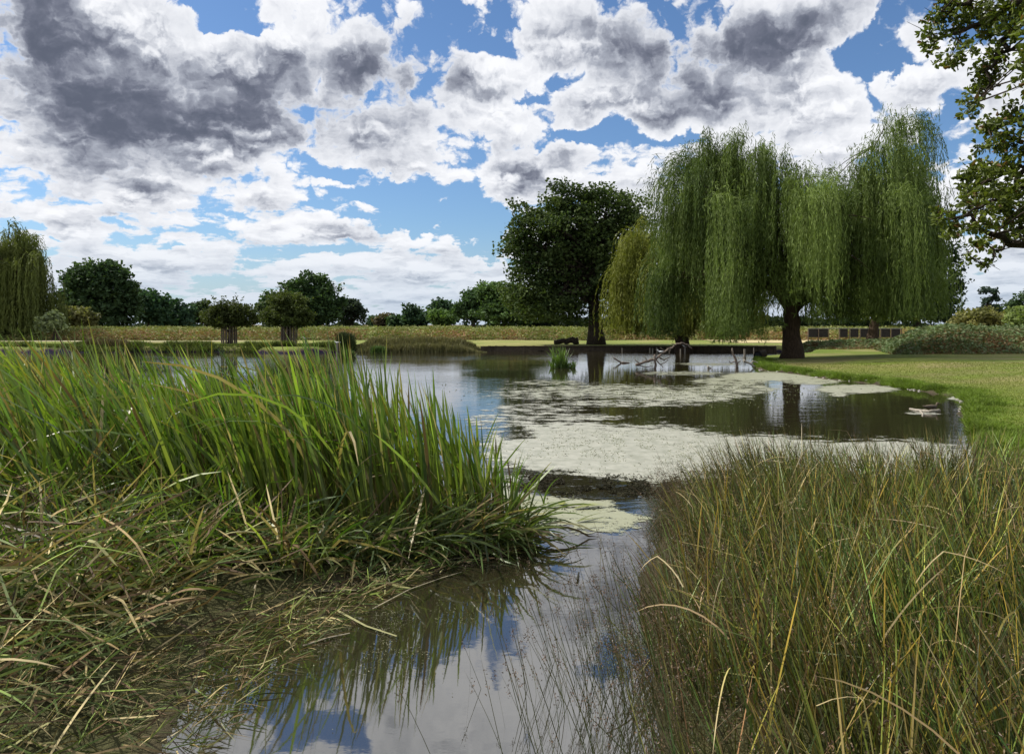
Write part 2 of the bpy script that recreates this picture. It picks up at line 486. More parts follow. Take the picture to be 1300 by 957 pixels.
def blades(base, az, lean, length, width, curve, seg=5, brk=None, brkang=None, taper=.7, face=None, rs=R, pw=1.0, floor=None):
    """ribbon leaves. az: heading, lean: angle from vertical at the root, curve: added angle by the tip"""
    n = len(base); P = np.array(base, float)
    T = np.linspace(0, 1, seg + 1)
    out = np.zeros((n, seg + 1, 2, 3))
    hx = np.stack([np.sin(az), np.cos(az), np.zeros(n)], 1)
    face = rs.rand(n) * np.pi if face is None else face
    side0 = np.stack([np.cos(az), -np.sin(az), np.zeros(n)], 1)
    tv = np.tile(T, (n, 1))
    for k, t in enumerate(T):
        th = lean + curve * t ** pw
        if brk is not None: th = np.where(t > brk, th + brkang, th)
        d = hx * np.sin(th)[:, None] + np.array([0, 0, 1.]) * np.cos(th)[:, None]
        if k > 0: P = P + d * (length / seg)[:, None]
        if floor is not None: P[:, 2] = np.maximum(P[:, 2], floor)
        nrm = np.cross(side0, d)
        s = side0 * np.cos(face)[:, None] + nrm * np.sin(face)[:, None]
        w = width * (1 - taper * t ** 2) * (1 if t < .999 else .12)
        out[:, k, 0] = P - s * (w / 2)[:, None]; out[:, k, 1] = P + s * (w / 2)[:, None]
    V = out.reshape(-1, 3)
    i0 = (np.arange(n) * (seg + 1) * 2)[:, None] + (np.arange(seg) * 2)[None, :]
    Q = np.stack([i0, i0 + 1, i0 + 3, i0 + 2], -1).reshape(-1, 4)
    return V, Q, tv          # tv: (n, seg+1)

def blade_cols(base_c, tip_c, tv, jitter, rs):
    n, k = tv.shape
    base_c = np.asarray(base_c, float); tip_c = np.asarray(tip_c, float)
    if base_c.ndim == 1: base_c = np.tile(base_c, (n, 1))
    if tip_c.ndim == 1: tip_c = np.tile(tip_c, (n, 1))
    c = base_c[:, None, :] * (1 - tv[..., None]) + tip_c[:, None, :] * tv[..., None]
    c = c * (1 + jitter * (rs.rand(n, 1, 1) - .5) * 2)
    return np.repeat(c, 2, axis=1).reshape(-1, 3)

# ------------------------------------------------------------ broadleaf trees
def limb_path(a, b, sag, rs, n=6):
    a = np.asarray(a, float); b = np.asarray(b, float)
    t = np.linspace(0, 1, n)[:, None]
    m = (a + b) / 2 + np.array([0, 0, sag]) + rs.normal(size=3) * .04 * np.linalg.norm(b - a)
    return (1 - t) ** 2 * a + 2 * t * (1 - t) * m + t ** 2 * b

def trunk_mesh(bag, base, top, r0, r1, sides=12, flare=1.7, seed=0, lean=None, n=9):
    rs = np.random.RandomState(seed)
    t = np.linspace(0, 1, n)
    P = base[None] * (1 - t[:, None]) + top[None] * t[:, None]
    P[1:-1, :2] += rs.normal(size=(n - 2, 2)) * r0 * .12
    r = r0 * (1 - t) + r1 * t + r0 * (flare - 1) * np.exp(-t * 9)
    P[0, 2] -= .25
    V, Q = tube(P, r, sides, .07, seed)
    bag.add(V, Q)
    return P

def broadleaf(name, base_px, base_py, Y, lobes, trunk_r, nleaf, leafsize, c_dark, c_light, label, cat='tree', group=None, seed=1,
              clumps=None, clump_r=None, hang=0.0, g=.4, mat=None, trunk_top=None, limbs=14, bark=None, sprigs=0, hexleaf=False, top_light=True, trunk_name='trunk', shell=.45):
    rs = np.random.RandomState(seed)
    bx = (base_px - 650) / F * Y
    gz = float(height(np.array([bx]), np.array([Y]))[0])
    base = np.array([bx, Y, gz])
    root = empty(name, base); tag(root, label, cat, group)
    s = Y / F
    C0 = np.array([at(l[0], l[1], Y) + np.array([0, (l[4] if len(l) > 4 else 0) * s, 0]) for l in lobes])
    RX = np.array([l[2] for l in lobes]) * s; RZ = np.array([l[3] for l in lobes]) * s
    RY = RX * .85
    vol = RX * RY * RZ; surf = (RX * RZ) ** .9
    clumps = clumps or int(nleaf / 45)
    li = rs.choice(len(lobes), clumps, p=surf / surf.sum())
    d = rand_dirs(clumps, rs); rr = shell + (1.06 - shell) * rs.rand(clumps) ** .6
    cc = C0[li] + d * rr[:, None] * np.stack([RX[li], RY[li], RZ[li]], 1)
    cc[:, 2] = np.maximum(cc[:, 2], gz + .5)
    cr = (clump_r or .06 * (RX.mean() + RZ.mean()) + leafsize * 1.2)
    crr = cr * (.6 + .8 * rs.rand(clumps))
    ci = rs.choice(clumps, nleaf, p=crr ** 2 / (crr ** 2).sum())
    off = np.clip(rs.normal(size=(nleaf, 3)), -1.7, 1.7) * np.array([1, 1, .6]) * crr[ci][:, None] * .55
    pos = cc[ci] + off
    if sprigs:
        k = rs.choice(clumps, sprigs); 
        top = C0[:, 2] + RZ
        for q in range(sprigs):
            l_ = rs.choice(len(lobes), p=surf / surf.sum()); dd = norm(np.array([rs.normal() * .8, rs.normal() * .8, 1.2]))
            p0 = C0[l_] + dd * np.array([RX[l_], RY[l_], RZ[l_]]) * .9
            tt = np.linspace(0, 1, 16)[:, None] * rs.uniform(.5, 1.1) * cr * 3.0
            pos = np.concatenate([pos, p0 + dd * tt + rs.normal(size=(16, 3)) * leafsize * .5])
            ci = np.concatenate([ci, np.full(16, rs.randint(clumps))])
    n = len(pos)
    axis = rand_dirs(n, rs) * np.array([1, 1, .6]); axis[:, 2] -= hang; axis = norm(axis)
    Ls = leafsize * (.6 + .8 * rs.rand(n))
    V, Q = (leaf_hex if hexleaf else leaf_quads)(pos, axis, Ls, Ls * (.6 if hexleaf else .75), rs)
    cl = rs.rand(clumps)
    tcol = np.clip(cl[ci] * .6 + rs.rand(n) * .4, 0, 1)
    col = mixc(c_dark, c_light, tcol)
    k = 6 if hexleaf else 4
    # trunk and limbs
    bag = Bag()
    topz = trunk_top if trunk_top is not None else (C0[:, 2].mean() - gz) * .75
    cx = C0[:, 0].mean()
    top = np.array([bx + (cx - bx) * .25, Y, gz + topz])
    TP = trunk_mesh(bag, base, top, trunk_r, trunk_r * .55, 12, 1.6, seed)
    far = np.argsort(rs.rand(clumps))[:limbs]
    for i in far:
        j = rs.randint(int(len(TP) * .45), len(TP))
        P = limb_path(TP[j], cc[i], rs.uniform(-.05, .12) * topz, rs, 7)
        r0 = trunk_r * rs.uniform(.25, .45)
        V2, Q2 = tube(P, np.linspace(r0, r0 * .18, 7), 6, .1, i, cap=False); bag.add(V2, Q2)
        for q in range(3):
            e = cc[rs.randint(clumps)]
            e = P[-3] + np.clip(e - P[-3], -3 * cr, 3 * cr)
            V2, Q2 = tube(limb_path(P[-3], e, .1, rs, 4), np.linspace(r0 * .35, r0 * .08, 4), 4, .1, i + q, cap=False); bag.add(V2, Q2)
    bag.build(trunk_name, bark or M_bark, root, smooth=True)
    mk('crown', V, Q, mat or M_leaf, C=np.repeat(col, k, axis=0), parent=root)
    return root

# ------------------------------------------------------------ weeping willows
def willow(px, Y, trunk_r, lobes, ntress, nstrand, zlow, lenr, c1, c2, label, seed, leafL=.2, leafW=.042, step=.085, trunk_top=4.0, wisp=.35, wind=(-.25, 0), lowfun=None, limbs=16, bark=None, extra=()):
    rs = np.random.RandomState(seed)
    bx = (px - 650) / F * Y
    gz = float(height(np.array([bx]), np.array([Y]))[0])
    base = np.array([bx, Y, gz]); s = Y / F
    root = empty('weeping_willow', base); tag(root, label, 'tree')
    C0 = np.array([at(l[0], l[1], Y) + np.array([0, (l[4] if len(l) > 4 else 0) * s, 0]) for l in lobes])
    RX = np.array([l[2] for l in lobes]) * s; RZ = np.array([l[3] for l in lobes]) * s; RY = np.array([(l[5] if len(l) > 5 else l[2] * .8) for l in lobes]) * s
    w = RX * RZ
    tp = []; tl = []
    li = rs.choice(len(lobes), ntress, p=w / w.sum())
    d = rand_dirs(ntress, rs); d[:, 2] = np.abs(d[:, 2]) * 1.0 - .25; d = norm(d)
    rr = .45 + .55 * rs.rand(ntress) ** .45
    A = C0[li] + d * rr[:, None] * np.stack([RX[li], RY[li], RZ[li]], 1)
    nb = max(8, ntress // 6); bi = rs.randint(0, nb, ntress)
    A = A[bi] + np.clip(rs.normal(size=(ntress, 3)), -1.8, 1.8) * np.array([.034, .034, .026]) * s * F * .30; d = d[bi]; rr = rr[bi]
    blen = rs.rand(nb)[bi]; btone = rs.rand(nb)[bi]
    out = np.stack([d[:, 0], d[:, 1]], 1); out = out / np.maximum(np.linalg.norm(out, axis=1, keepdims=True), .2)
    Vs = []; Cs = []; twigs = Bag()
    tb = rs.rand(ntress)
    NP = 24
    allpos = []; alldir = []; allcol = []
    for i in range(ntress):
        a = A[i]; zl = zlow if lowfun is None else lowfun(a[0] / a[1] * F + 650)
        Lt = lenr[0] + (lenr[1] - lenr[0]) * np.clip(blen[i] * .8 + rs.rand() * .35, 0, 1.1)
        Lt = min(Lt, max(a[2] - zl, .8))
        k = nstrand if rr[i] > .6 else nstrand // 2
        spread = rs.uniform(.10, .34)
        topness = max(0, d[i, 2])
        outd = np.array([out[i, 0] + wind[0], out[i, 1] + wind[1]])
        a_len = rs.uniform(.2, .8) * (1 + .6 * topness)
        for q in range(k):
            L = Lt * rs.uniform(.6, 1.08)
            off = rs.normal(size=3) * np.array([spread, spread, .3])
            hd = outd * a_len * rs.uniform(.4, 1.3) + rs.normal(size=2) * .18
            rise = wisp * rs.uniform(.2, 1.6) * (1 + topness)
            n = max(int(L / step), 5)
            t = np.linspace(0, L + rise * 1.2, n)
            hx = (1 - np.exp(-t / .7))
            z = rise * 2.2 * (t / .6) * np.exp(-t / .6) * .6 - t * (1 - np.exp(-t / .9))
            sway = .05 * np.sin(t * 1.1 + rs.rand() * 6) * t ** .5
            p = a + off + np.stack([hd[0] * hx + sway + wind[0] * .05 * t, hd[1] * hx + sway * .5, z], 1)
            p[:, 2] = np.maximum(p[:, 2], zl - .3 + rs.rand() * .5)
            dr = np.gradient(p, axis=0)
            jit = rs.normal(size=p.shape) * .03
            allpos.append(p + jit); alldir.append(dr)
            cc = btone[i] * .55 + tb[i] * .25 + rs.rand() * .1
            allcol.append(np.full(n, cc) + rs.rand(n) * .12)
    P = np.concatenate(allpos); D = norm(np.concatenate(alldir)); cc = np.concatenate(allcol)
    n = len(P)
    ax = norm(D * 1.0 + rs.normal(size=(n, 3)) * .22)
    Ls = leafL * (.6 + .8 * rs.rand(n))
    V, Q = leaf_quads(P + ax * Ls[:, None] * .3, ax, Ls, leafW * (.7 + .6 * rs.rand(n)), rs, .1)
    col = mixc(c1, c2, np.clip(cc, 0, 1))
    bag = Bag()
    top = base + np.array([rs.normal() * .2, 0, trunk_top])
    TP = trunk_mesh(bag, base, top, trunk_r, trunk_r * .75, 16, 1.45, seed, n=10)
    order = np.argsort(-A[:, 2])
    pick = order[:: max(1, len(order) // limbs)][:limbs]
    for i in pick:
        j = rs.randint(len(TP) - 4, len(TP))
        Pth = limb_path(TP[j], A[i] - np.array([0, 0, .3]), .1 * trunk_top, rs, 9)
        r0 = trunk_r * rs.uniform(.28, .5)
        V2, Q2 = tube(Pth, np.linspace(r0, r0 * .12, 9), 7, .08, int(i), cap=False); bag.add(V2, Q2)
        for q in range(4):
            e = A[rs.randint(ntress)]; b0 = Pth[rs.randint(4, 8)]
            e = b0 + np.clip(e - b0, -2.2, 2.2)
            V2, Q2 = tube(limb_path(b0, e, .25, rs, 5), np.linspace(r0 * .3, r0 * .06, 5), 5, .1, int(i) + q, cap=False); bag.add(V2, Q2)
    for (pts, r0) in extra:
        V2, Q2 = tube(pts, np.linspace(r0, r0 * .3, len(pts)), 7, .1, 3); bag.add(V2, Q2)
    bag.build('trunk', bark or M_bark2, root, smooth=True)
    mk('crown', V, Q, M_willow, C=np.repeat(col, 4, axis=0), parent=root)
    return root

def build_willows():
    # big willow on the right bank
    lob = [(905, 235, 62, 60), (960, 215, 55, 58), (985, 275, 70, 70), (886, 290, 32, 55), (1005, 225, 26, 45), (1090, 190, 55, 60), (1130, 175, 48, 50), (1075, 250, 50, 60),
           (1132, 240, 38, 60), (940, 300, 80, 60), (1090, 300, 80, 60), (1010, 320, 80, 60), (1142, 300, 28, 50), (1160, 168, 20, 30), (1060, 330, 90, 45), (900, 340, 55, 40)]
    willow(1005, 43, .50, [(l[0], l[1] + 13) + tuple(l[2:]) for l in lob] + [(884, 248, 24, 50), (892, 225, 32, 40), (900, 222, 44, 40), (886, 268, 24, 60), (915, 225, 50, 45), (896, 300, 36, 60), (868, 355, 20, 28), (930, 370, 60, 25, -60), (1080, 360, 70, 22, -60), (880, 300, 30, 40, -90), (960, 280, 50, 50, -110), (1050, 290, 60, 50, -100), (1130, 290, 40, 50, -60)], 760, 14, 1.5, (1.4, 5.0), (.032, .058, .014), (.185, .245, .062),
           'huge dark green weeping willow on the grassy right bank, curtains hanging over the pond', 11, trunk_top=3.6,
           lowfun=lambda p: (1.45 if p < 985 else (3.3 if p < 1035 else 2.3)) + random.uniform(-.1, .5), limbs=26, leafL=.27, leafW=.038, wisp=.5)
    # yellow green willow behind it
    lob = [(855, 318, 38, 36), (832, 322, 30, 38), (885, 325, 40, 46), (868, 303, 40, 28), (818, 348, 20, 38), (910, 345, 36, 48)]
    willow(865, 57, .55, lob, 260, 15, 1.0, (3, 7.5), (.11, .13, .02), (.33, .34, .07),
           'yellow green weeping willow between the round dark oak and the huge willow', 12, leafL=.3, leafW=.06, step=.12, trunk_top=3.2, limbs=12,
           lowfun=lambda p: 1.5 + random.uniform(-.2, .8))
    # willow at the left edge
    lob = [(-20, 330, 55, 38), (15, 335, 40, 38), (-60, 345, 60, 45), (38, 360, 30, 35), (10, 318, 30, 24), (56, 385, 16, 24)]
    willow(0, 82, .6, lob, 300, 15, 1.0, (3, 9), (.055, .075, .015), (.16, .185, .055),
           'olive weeping willow standing beyond the far bank at the left edge', 13, leafL=.42, leafW=.085, step=.17, trunk_top=4, limbs=10,
           lowfun=lambda p: 1.0 + random.uniform(-.2, .8))
build_willows()

def build_trees():
    D1, L1 = (.024, .046, .016), (.055, .085, .030)
    oak = [(716, 270, 36, 32), (766, 270, 42, 34), (680, 285, 34, 36), (800, 275, 26, 30), (735, 300, 60, 45), (672, 330, 32, 38), (700, 355, 48, 42), (780, 320, 44, 50),
           (745, 360, 60, 40), (665, 372, 26, 26), (690, 390, 36, 20), (800, 345, 28, 45), (730, 395, 50, 15), (664, 300, 20, 20), (740, 254, 30, 16), (715, 310, 50, 40)]
    broadleaf('oak_tree', 757, 438, 62, oak, .55, 46000, .25, D1, (.115, .155, .048), 'tall round dark oak standing alone on the far bank with a bare lower trunk', seed=21, clumps=560, clump_r=.84, trunk_top=7.5, limbs=60, shell=.25)
    far = [
        # name, trunk px, Y, lobes, leaves, leaf size, dark, light, label
        ('chestnut_tree', 128, 118, [(122, 362, 32, 28), (100, 375, 24, 28), (148, 372, 24, 30), (135, 350, 22, 17), (110, 352, 20, 18), (160, 390, 16, 22), (90, 392, 14, 18), (130, 395, 42, 18)], 15000, .55, (.010, .022, .010), (.032, .052, .022), 'broad dark tree with a double top right of the left willow'),
        ('lime_tree', 190, 130, [(190, 390, 16, 20), (183, 384, 10, 12), (204, 394, 14, 18)], 5000, .6, (.010, .026, .014), (.030, .056, .028), 'rounded dark tree touching the right side of the double topped tree'),
        ('ash_tree', 222, 136, [(216, 396, 16, 16), (232, 401, 14, 13), (206, 404, 16, 12)], 5000, .6, (.010, .024, .014), (.028, .052, .030), 'low dark tree in the left tree line, sloping down to the right'),
        ('thorn_tree', 262, 150, [(258, 393, 14, 10), (250, 402, 12, 10), (272, 400, 14, 11)], 4000, .55, (.012, .024, .012), (.036, .054, .022), 'small flat topped tree left of the left caged hawthorn'),
        ('beech_tree', 388, 140, [(392, 372, 26, 24), (375, 380, 24, 22), (412, 385, 22, 24), (352, 388, 20, 18), (398, 395, 34, 18), (340, 395, 14, 14)], 15000, .6, (.010, .022, .009), (.032, .054, .020), 'large dark domed tree behind the right caged hawthorn'),
        ('pine_tree', 447, 150, [(446, 390, 14, 10), (452, 400, 11, 12), (436, 398, 10, 14)], 4000, .5, (.010, .018, .012), (.026, .036, .022), 'small dark bushy tree beside the large domed tree, with a reddish stem'),
        ('distant_tree', 477, 230, [(476, 409, 6, 6)], 900, .9, (.016, .034, .018), (.035, .060, .030), 'tiny pale green tree at the left end of the distant row'),
        ('copper_tree', 487, 215, [(487, 406, 8, 8)], 1200, .9, (.030, .030, .016), (.065, .052, .030), 'small brownish tree in the distant row'),
        ('distant_tree', 506, 210, [(503, 408, 10, 8), (512, 409, 8, 7)], 1500, .9, (.012, .028, .012), (.030, .052, .022), 'low dark tree just right of the small brownish tree'),
        ('distant_tree', 528, 200, [(527, 401, 11, 13), (520, 405, 9, 9), (536, 406, 10, 9)], 2400, .85, (.012, .026, .014), (.032, .056, .026), 'pointed dark tree in the middle of the distant row'),
        ('distant_tree', 560, 185, [(562, 392, 12, 12), (556, 400, 12, 12), (574, 400, 12, 12), (560, 384, 5, 6)], 3400, .7, (.010, .024, .014), (.028, .050, .026), 'spiky topped dark tree behind a round green bush'),
        ('round_bush', 562, 160, [(562, 405, 16, 10), (556, 402, 10, 8)], 3000, .6, (.022, .044, .014), (.052, .084, .024), 'round mid green bush in front of the spiky topped tree'),
        ('hornbeam_tree', 600, 150, [(597, 388, 14, 20), (606, 380, 14, 14), (590, 398, 14, 14), (618, 392, 14, 18)], 7000, .55, (.011, .026, .011), (.034, .058, .022), 'loose dark tree at the left end of the grove beside the round oak'),
        ('maple_tree', 640, 120, [(638, 380, 26, 22), (625, 372, 16, 15), (655, 388, 24, 20), (640, 398, 38, 14), (672, 396, 22, 16)], 14000, .48, (.012, .028, .010), (.046, .074, .024), 'spreading green tree just left of the round oak, partly behind it'),
        ('yew_tree', 1165, 92, [(1165, 335, 30, 50), (1188, 350, 29, 54), (1150, 330, 30, 50), (1200, 384, 21, 29), (1150, 385, 45, 24), (1120, 350, 40, 50), (1100, 385, 40, 26), (1172, 300, 14, 22)], 26000, .38, (.008, .016, .008), (.024, .038, .018), 'big dark dome shaped tree behind the right side of the huge willow'),
        ('scots_pine', 1254, 150, [(1252, 370, 11, 5), (1243, 380, 9, 4), (1262, 382, 11, 4), (1252, 391, 16, 6), (1268, 397, 14, 8), (1245, 402, 12, 8)], 2600, .5, (.010, .018, .014), (.026, .040, .030), 'sparse pine with layered tufts above the brown bush on the right'),
        ('oak_tree', 1305, 130, [(1310, 395, 30, 24), (1296, 392, 16, 16), (1330, 390, 30, 30)], 8000, .5, (.012, .024, .010), (.034, .054, .020), 'dark rounded tree cut by the right edge, behind a pale green bush'),
        ('willow_bush', 1242, 72, [(1245, 406, 26, 13), (1228, 410, 18, 10), (1262, 410, 16, 12)], 9000, .26, (.045, .050, .018), (.110, .105, .040), 'brownish olive bush behind the bracken below the sparse pine'),
        ('willow_bush', 1300, 66, [(1302, 404, 22, 14), (1320, 400, 22, 18)], 7000, .26, (.045, .065, .020), (.105, .130, .045), 'pale green bush at the right edge behind the bracken'),
        ('thorn_bush', 95, 100, [(95, 402, 20, 12), (82, 404, 14, 11), (108, 406, 12, 9)], 5000, .38, (.035, .040, .014), (.090, .088, .034), 'low olive brown bush between the left willow and the double topped tree'),
        ('grey_bush', 72, 78, [(70, 408, 10, 12), (62, 412, 12, 8)], 2500, .3, (.06, .075, .04), (.13, .15, .08), 'small grey green bush at the foot of the left willow'),
        ('ash_tree', 1107, 66, [(1140, 350, 40, 50), (1100, 385, 50, 20), (1150, 392, 30, 14), (1170, 370, 14, 30)], 14000, .26, (.030, .050, .014), (.095, .120, .034), 'bright green broadleaf tree with a twin trunk standing behind the huge willow'),
    ]
    for i, (nm, px, Y, lob, nl, ls, cd, cl, lab) in enumerate(far):
        cd = tuple(1.7 * q for q in cd); cl = tuple(2.7 * q for q in cl)
        kw = {}
        if nm == 'scots_pine': kw = dict(clump_r=.7, limbs=10, clumps=40)
        if nm == 'ash_tree' and Y == 66: kw = dict(trunk_top=4.5, bark=M_bark2)
        broadleaf(nm, px, 415, Y, lob, .32 if 'bush' in nm else (.5 if Y > 80 else .42), nl, ls, cd, cl, lab, cat='bush' if 'bush' in nm else 'tree', seed=40 + i, **kw)
    # dark wood behind the oak and the willows
    rs = np.random.RandomState(90)
    n = 52000
    px = rs.uniform(672, 1130, n); Y = rs.uniform(120, 150, n)
    top = 12 + 9 * fbm(px / 26, Y * 0, 3, 2) ; top = top * (1 + 0 * px)
    z = rs.rand(n) * top * Y / F * 1.1
    pos = np.stack([(px - 650) / F * Y, Y, .4 + z], 1)
    V, Q = leaf_quads(pos, rand_dirs(n, rs), .8 * (.6 + .8 * rs.rand(n)), .6 * np.ones(n), rs)
    c = mixc((.010, .022, .010), (.032, .050, .020), fbm(px / 12, z, 3, 6))
    o = mk('woodland', V, Q, M_leaf, C=np.repeat(c, 4, axis=0)); tag(o, 'dark wood closing the meadow behind the oak and the willows', kind='stuff')
build_trees()
def build_hedge():
    rs = np.random.RandomState(91); n = 42000
    px = rs.uniform(-120, 1420, n); Y = rs.uniform(185, 215, n)
    top = 7.5 + 5 * (fbm(px / 18, Y * 0, 4, 12) - .5) * 2
    top = top * (.35 + .65 * (1 - sm(450, 470, px) * sm(610, 590, px)))
    z = rs.rand(n) * top * .2
    V, Q = leaf_quads(np.stack([(px - 650) / F * Y, Y, .4 + z], 1), rand_dirs(n, rs), 1.0 * (.5 + .8 * rs.rand(n)), .75 * np.ones(n), rs)
    c = mixc((.014, .026, .014), (.036, .054, .026), fbm(px / 9, z, 3, 16))
    tag(mk('distant_hedge', V, Q, M_leaf, C=np.repeat(c, 4, axis=0)), 'low dark band of far hedges along the horizon behind the meadow trees', kind='stuff')
build_hedge()

# ------------------------------------------------------------ caged hawthorns
def guard(px, Y, r, h, label):
    bx = (px - 650) / F * Y; gz = float(height(np.array([bx]), np.array([Y]))[0])
    root = empty('tree_guard', (bx, Y, gz)); tag(root, label, 'tree guard', 'slatted guards round the two hawthorns')
    n = 16
    src = None
    for i in range(n):
        a = 2 * math.pi * i / n
        V, Q = box((0, 0, h / 2 + (.02 if i % 2 else 0)), .05, .018, h / 2, 0)
        if src is None:
            src = mk('stake', V, Q, M_guard); o = src
        else:
            o = src.copy(); COL.objects.link(o)
        o.parent = root; o.location = (r * math.cos(a), r * math.sin(a), 0); o.rotation_euler = (random.uniform(-.02, .02), random.uniform(-.02, .02), a + math.pi / 2)
    for zz in (.3, .78):
        a = np.linspace(0, 2 * np.pi, 25)
        V, Q = tube(np.stack([(r - .04) * np.cos(a), (r - .04) * np.sin(a), np.full(25, h * zz)], 1), np.full(25, .022), 6)
        o = mk('hoop', V, Q, M_guard); o.parent = root
def build_hawthorns():
    broadleaf('hawthorn_tree', 291, 438, 61, [(296, 398, 30, 12), (280, 402, 20, 11), (314, 402, 18, 10), (295, 406, 34, 8)], .12, 9000, .17, (.030, .042, .012), (.085, .105, .030),
              'left of the two caged hawthorns, its crown low and wide with loose twigs on top', seed=31, clump_r=.35, trunk_top=1.9, limbs=26, sprigs=26)
    broadleaf('hawthorn_tree', 367, 438, 60, [(364, 394, 27, 20), (362, 381, 20, 12), (352, 402, 20, 11), (378, 402, 18, 12), (364, 406, 30, 8)], .13, 12000, .17, (.040, .058, .016), (.110, .135, .040),
              'right of the two caged hawthorns, its crown dense and rounded', seed=32, clump_r=.35, trunk_top=2.2, limbs=26, sprigs=10)
    guard(291, 61, .58, 1.5, 'slatted wooden guard round the wide crowned left hawthorn')
    guard(367, 60, .60, 1.5, 'slatted wooden guard round the rounded right hawthorn')
build_hawthorns()

# ------------------------------------------------------------ near oak at the top right
def build_near_oak():
    Y = 10.0; rs = np.random.RandomState(55)
    bx = 8.6; gz = float(height(np.array([bx]), np.array([11.0]))[0])
    base = np.array([bx, 11.0, gz])
    root = empty('oak_tree', base); tag(root, 'near oak reaching in from the right edge with leafy branches against the sky', 'tree')
    def p(x, y, dy=0): return at(x, y, Y + dy)
    bag = Bag(); t = np.linspace(0, 1, 9)
    TP = trunk_mesh(bag, base, np.array([bx + .2, 11.0, 5.6]), .34, .22, 12, 1.5, 5)
    mains = [
        ([TP[-1], p(1400, 40, .6), p(1310, -10, .2), p(1250, 30), p(1205, 45)], .11),
        ([TP[-1], p(1380, -60, .3), p(1290, -50), p(1230, 0), p(1195, 15)], .10),
        ([p(1310, -10, .2), p(1285, 40), p(1262, 90), p(1240, 130)], .05),
        ([TP[-2], p(1420, 210, .5), p(1330, 160, .2), p(1290, 150), p(1255, 165)], .08),
        ([TP[-3], p(1420, 300, .6), p(1340, 312, .3), p(1290, 306), p(1262, 296), p(1225, 280), p(1192, 278)], .085),
        ([p(1330, 160, .2), p(1300, 210), p(1262, 228), p(1232, 238)], .04),
        ([p(1290, 306), p(1262, 320), p(1250, 334)], .02),
        ([p(1310, 210, 0), p(1280, 250), p(1240, 262), p(1208, 285)], .035),
        ([TP[-1], p(1560, 60, .5), p(1640, -40, .8), p(1700, -120, 1)], .12),
        ([TP[-1], p(1480, -120, -.5), p(1470, -260, -.8)], .12),
        ([TP[-2], p(1600, 220, .5), p(1700, 200, .5)], .09)]
    pts = []
    for pts_, r0 in mains:
        P = np.array(pts_); n = 14
        tt = np.linspace(0, len(P) - 1, n); i = np.minimum(tt.astype(int), len(P) - 2); f = (tt - i)[:, None]
        Q_ = P[i] * (1 - f) + P[i + 1] * f; Q_[1:-1] += rs.normal(size=(n - 2, 3)) * .035
        V2, Q2 = tube(Q_, np.linspace(r0, max(r0 * .15, .006), n), 7, .08, 1, cap=False); bag.add(V2, Q2)
        pts.append(Q_)
    pts = np.concatenate(pts)
    cl = [(1190, 20, 14), (1182, 45, 14), (1178, 62, 9), (1205, 75, 17), (1215, 35, 16), (1200, 5, 16), (1235, 12, 20), (1262, 20, 22), (1290, 15, 24), (1250, 42, 15), (1284, 36, 17), (1262, 72, 18), (1245, 92, 16),
          (1240, 112, 14), (1232, 130, 11), (1228, 143, 8), (1258, 100, 14), (1225, 60, 10),
          (1290, 142, 13), (1265, 155, 15), (1250, 165, 11), (1280, 172, 18), (1243, 188, 8), (1262, 182, 12), (1296, 190, 18),
          (1232, 215, 14), (1226, 228, 11), (1250, 215, 17), (1275, 215, 19), (1235, 245, 16), (1258, 242, 19), (1285, 245, 21), (1270, 268, 19), (1296, 275, 19), (1244, 268, 14), (1228, 262, 10), (1250, 285, 13),
          (1208, 268, 8), (1195, 278, 9), (1190, 268, 5), (1212, 285, 10), (1205, 300, 8), (1228, 290, 11), (1240, 308, 9), (1232, 326, 7), (1252, 334, 9), (1262, 322, 8), (1275, 296, 12), (1296, 300, 12), (1256, 310, 9)]
    C = []; Rr = []
    for (x, y, r) in cl: C.append(p(x, y, rs.uniform(-.7, .7))); Rr.append(r * .010)
    for i in range(150):
        C.append(p(rs.uniform(1330, 1720), rs.uniform(-330, 300), rs.uniform(-3, 2.5))); Rr.append(rs.uniform(.25, .45))
    C = np.array(C); Rr = np.array(Rr)
    for i in range(len(C)):
        j = np.argmin(np.linalg.norm(pts - C[i], axis=1))
        V2, Q2 = tube(limb_path(pts[j], C[i], .04, rs, 5), np.linspace(.012, .004, 5), 4, .1, i, cap=False); bag.add(V2, Q2)
        for q in range(3):
            e = C[i] + rs.normal(size=3) * Rr[i] * .8
            V2, Q2 = tube(limb_path(C[i], e, .01, rs, 3), np.linspace(.006, .002, 3), 4, .1, i, cap=False); bag.add(V2, Q2)
    cnt = np.maximum((Rr ** 2.0 * 5600), 16).astype(int)
    ci = np.repeat(np.arange(len(C)), cnt); n = len(ci)
    # leaves grow in rosettes
    ros = C[ci] + np.clip(rs.normal(size=(n, 3)), -1.8, 1.8) * Rr[ci][:, None] * np.array([.50, .6, .46])
    ros = ros[::4].repeat(4, axis=0)[:n] if n % 4 == 0 else np.concatenate([ros[::4].repeat(4, axis=0)])[:n]
    ax = norm(rand_dirs(n, rs) + np.array([0, 0, -.15]))
    Ls = .072 * (.7 + .6 * rs.rand(n))
    V, Q = leaf_hex(ros + ax * Ls[:, None] * .55, ax, Ls, Ls * .56, rs)
    tcol = np.clip(rs.rand(len(C))[ci] * .5 + rs.rand(n) * .5, 0, 1)
    col = mixc((.045, .070, .014), (.17, .205, .036), tcol)
    br = rs.rand(n) < .05
    col[br] = np.array([.14, .085, .03])
    bag.build('trunk', M_bark, root, smooth=True)
    mk('crown', V, Q, M_nearleaf, C=np.repeat(col, 6, axis=0), parent=root)
build_near_oak()

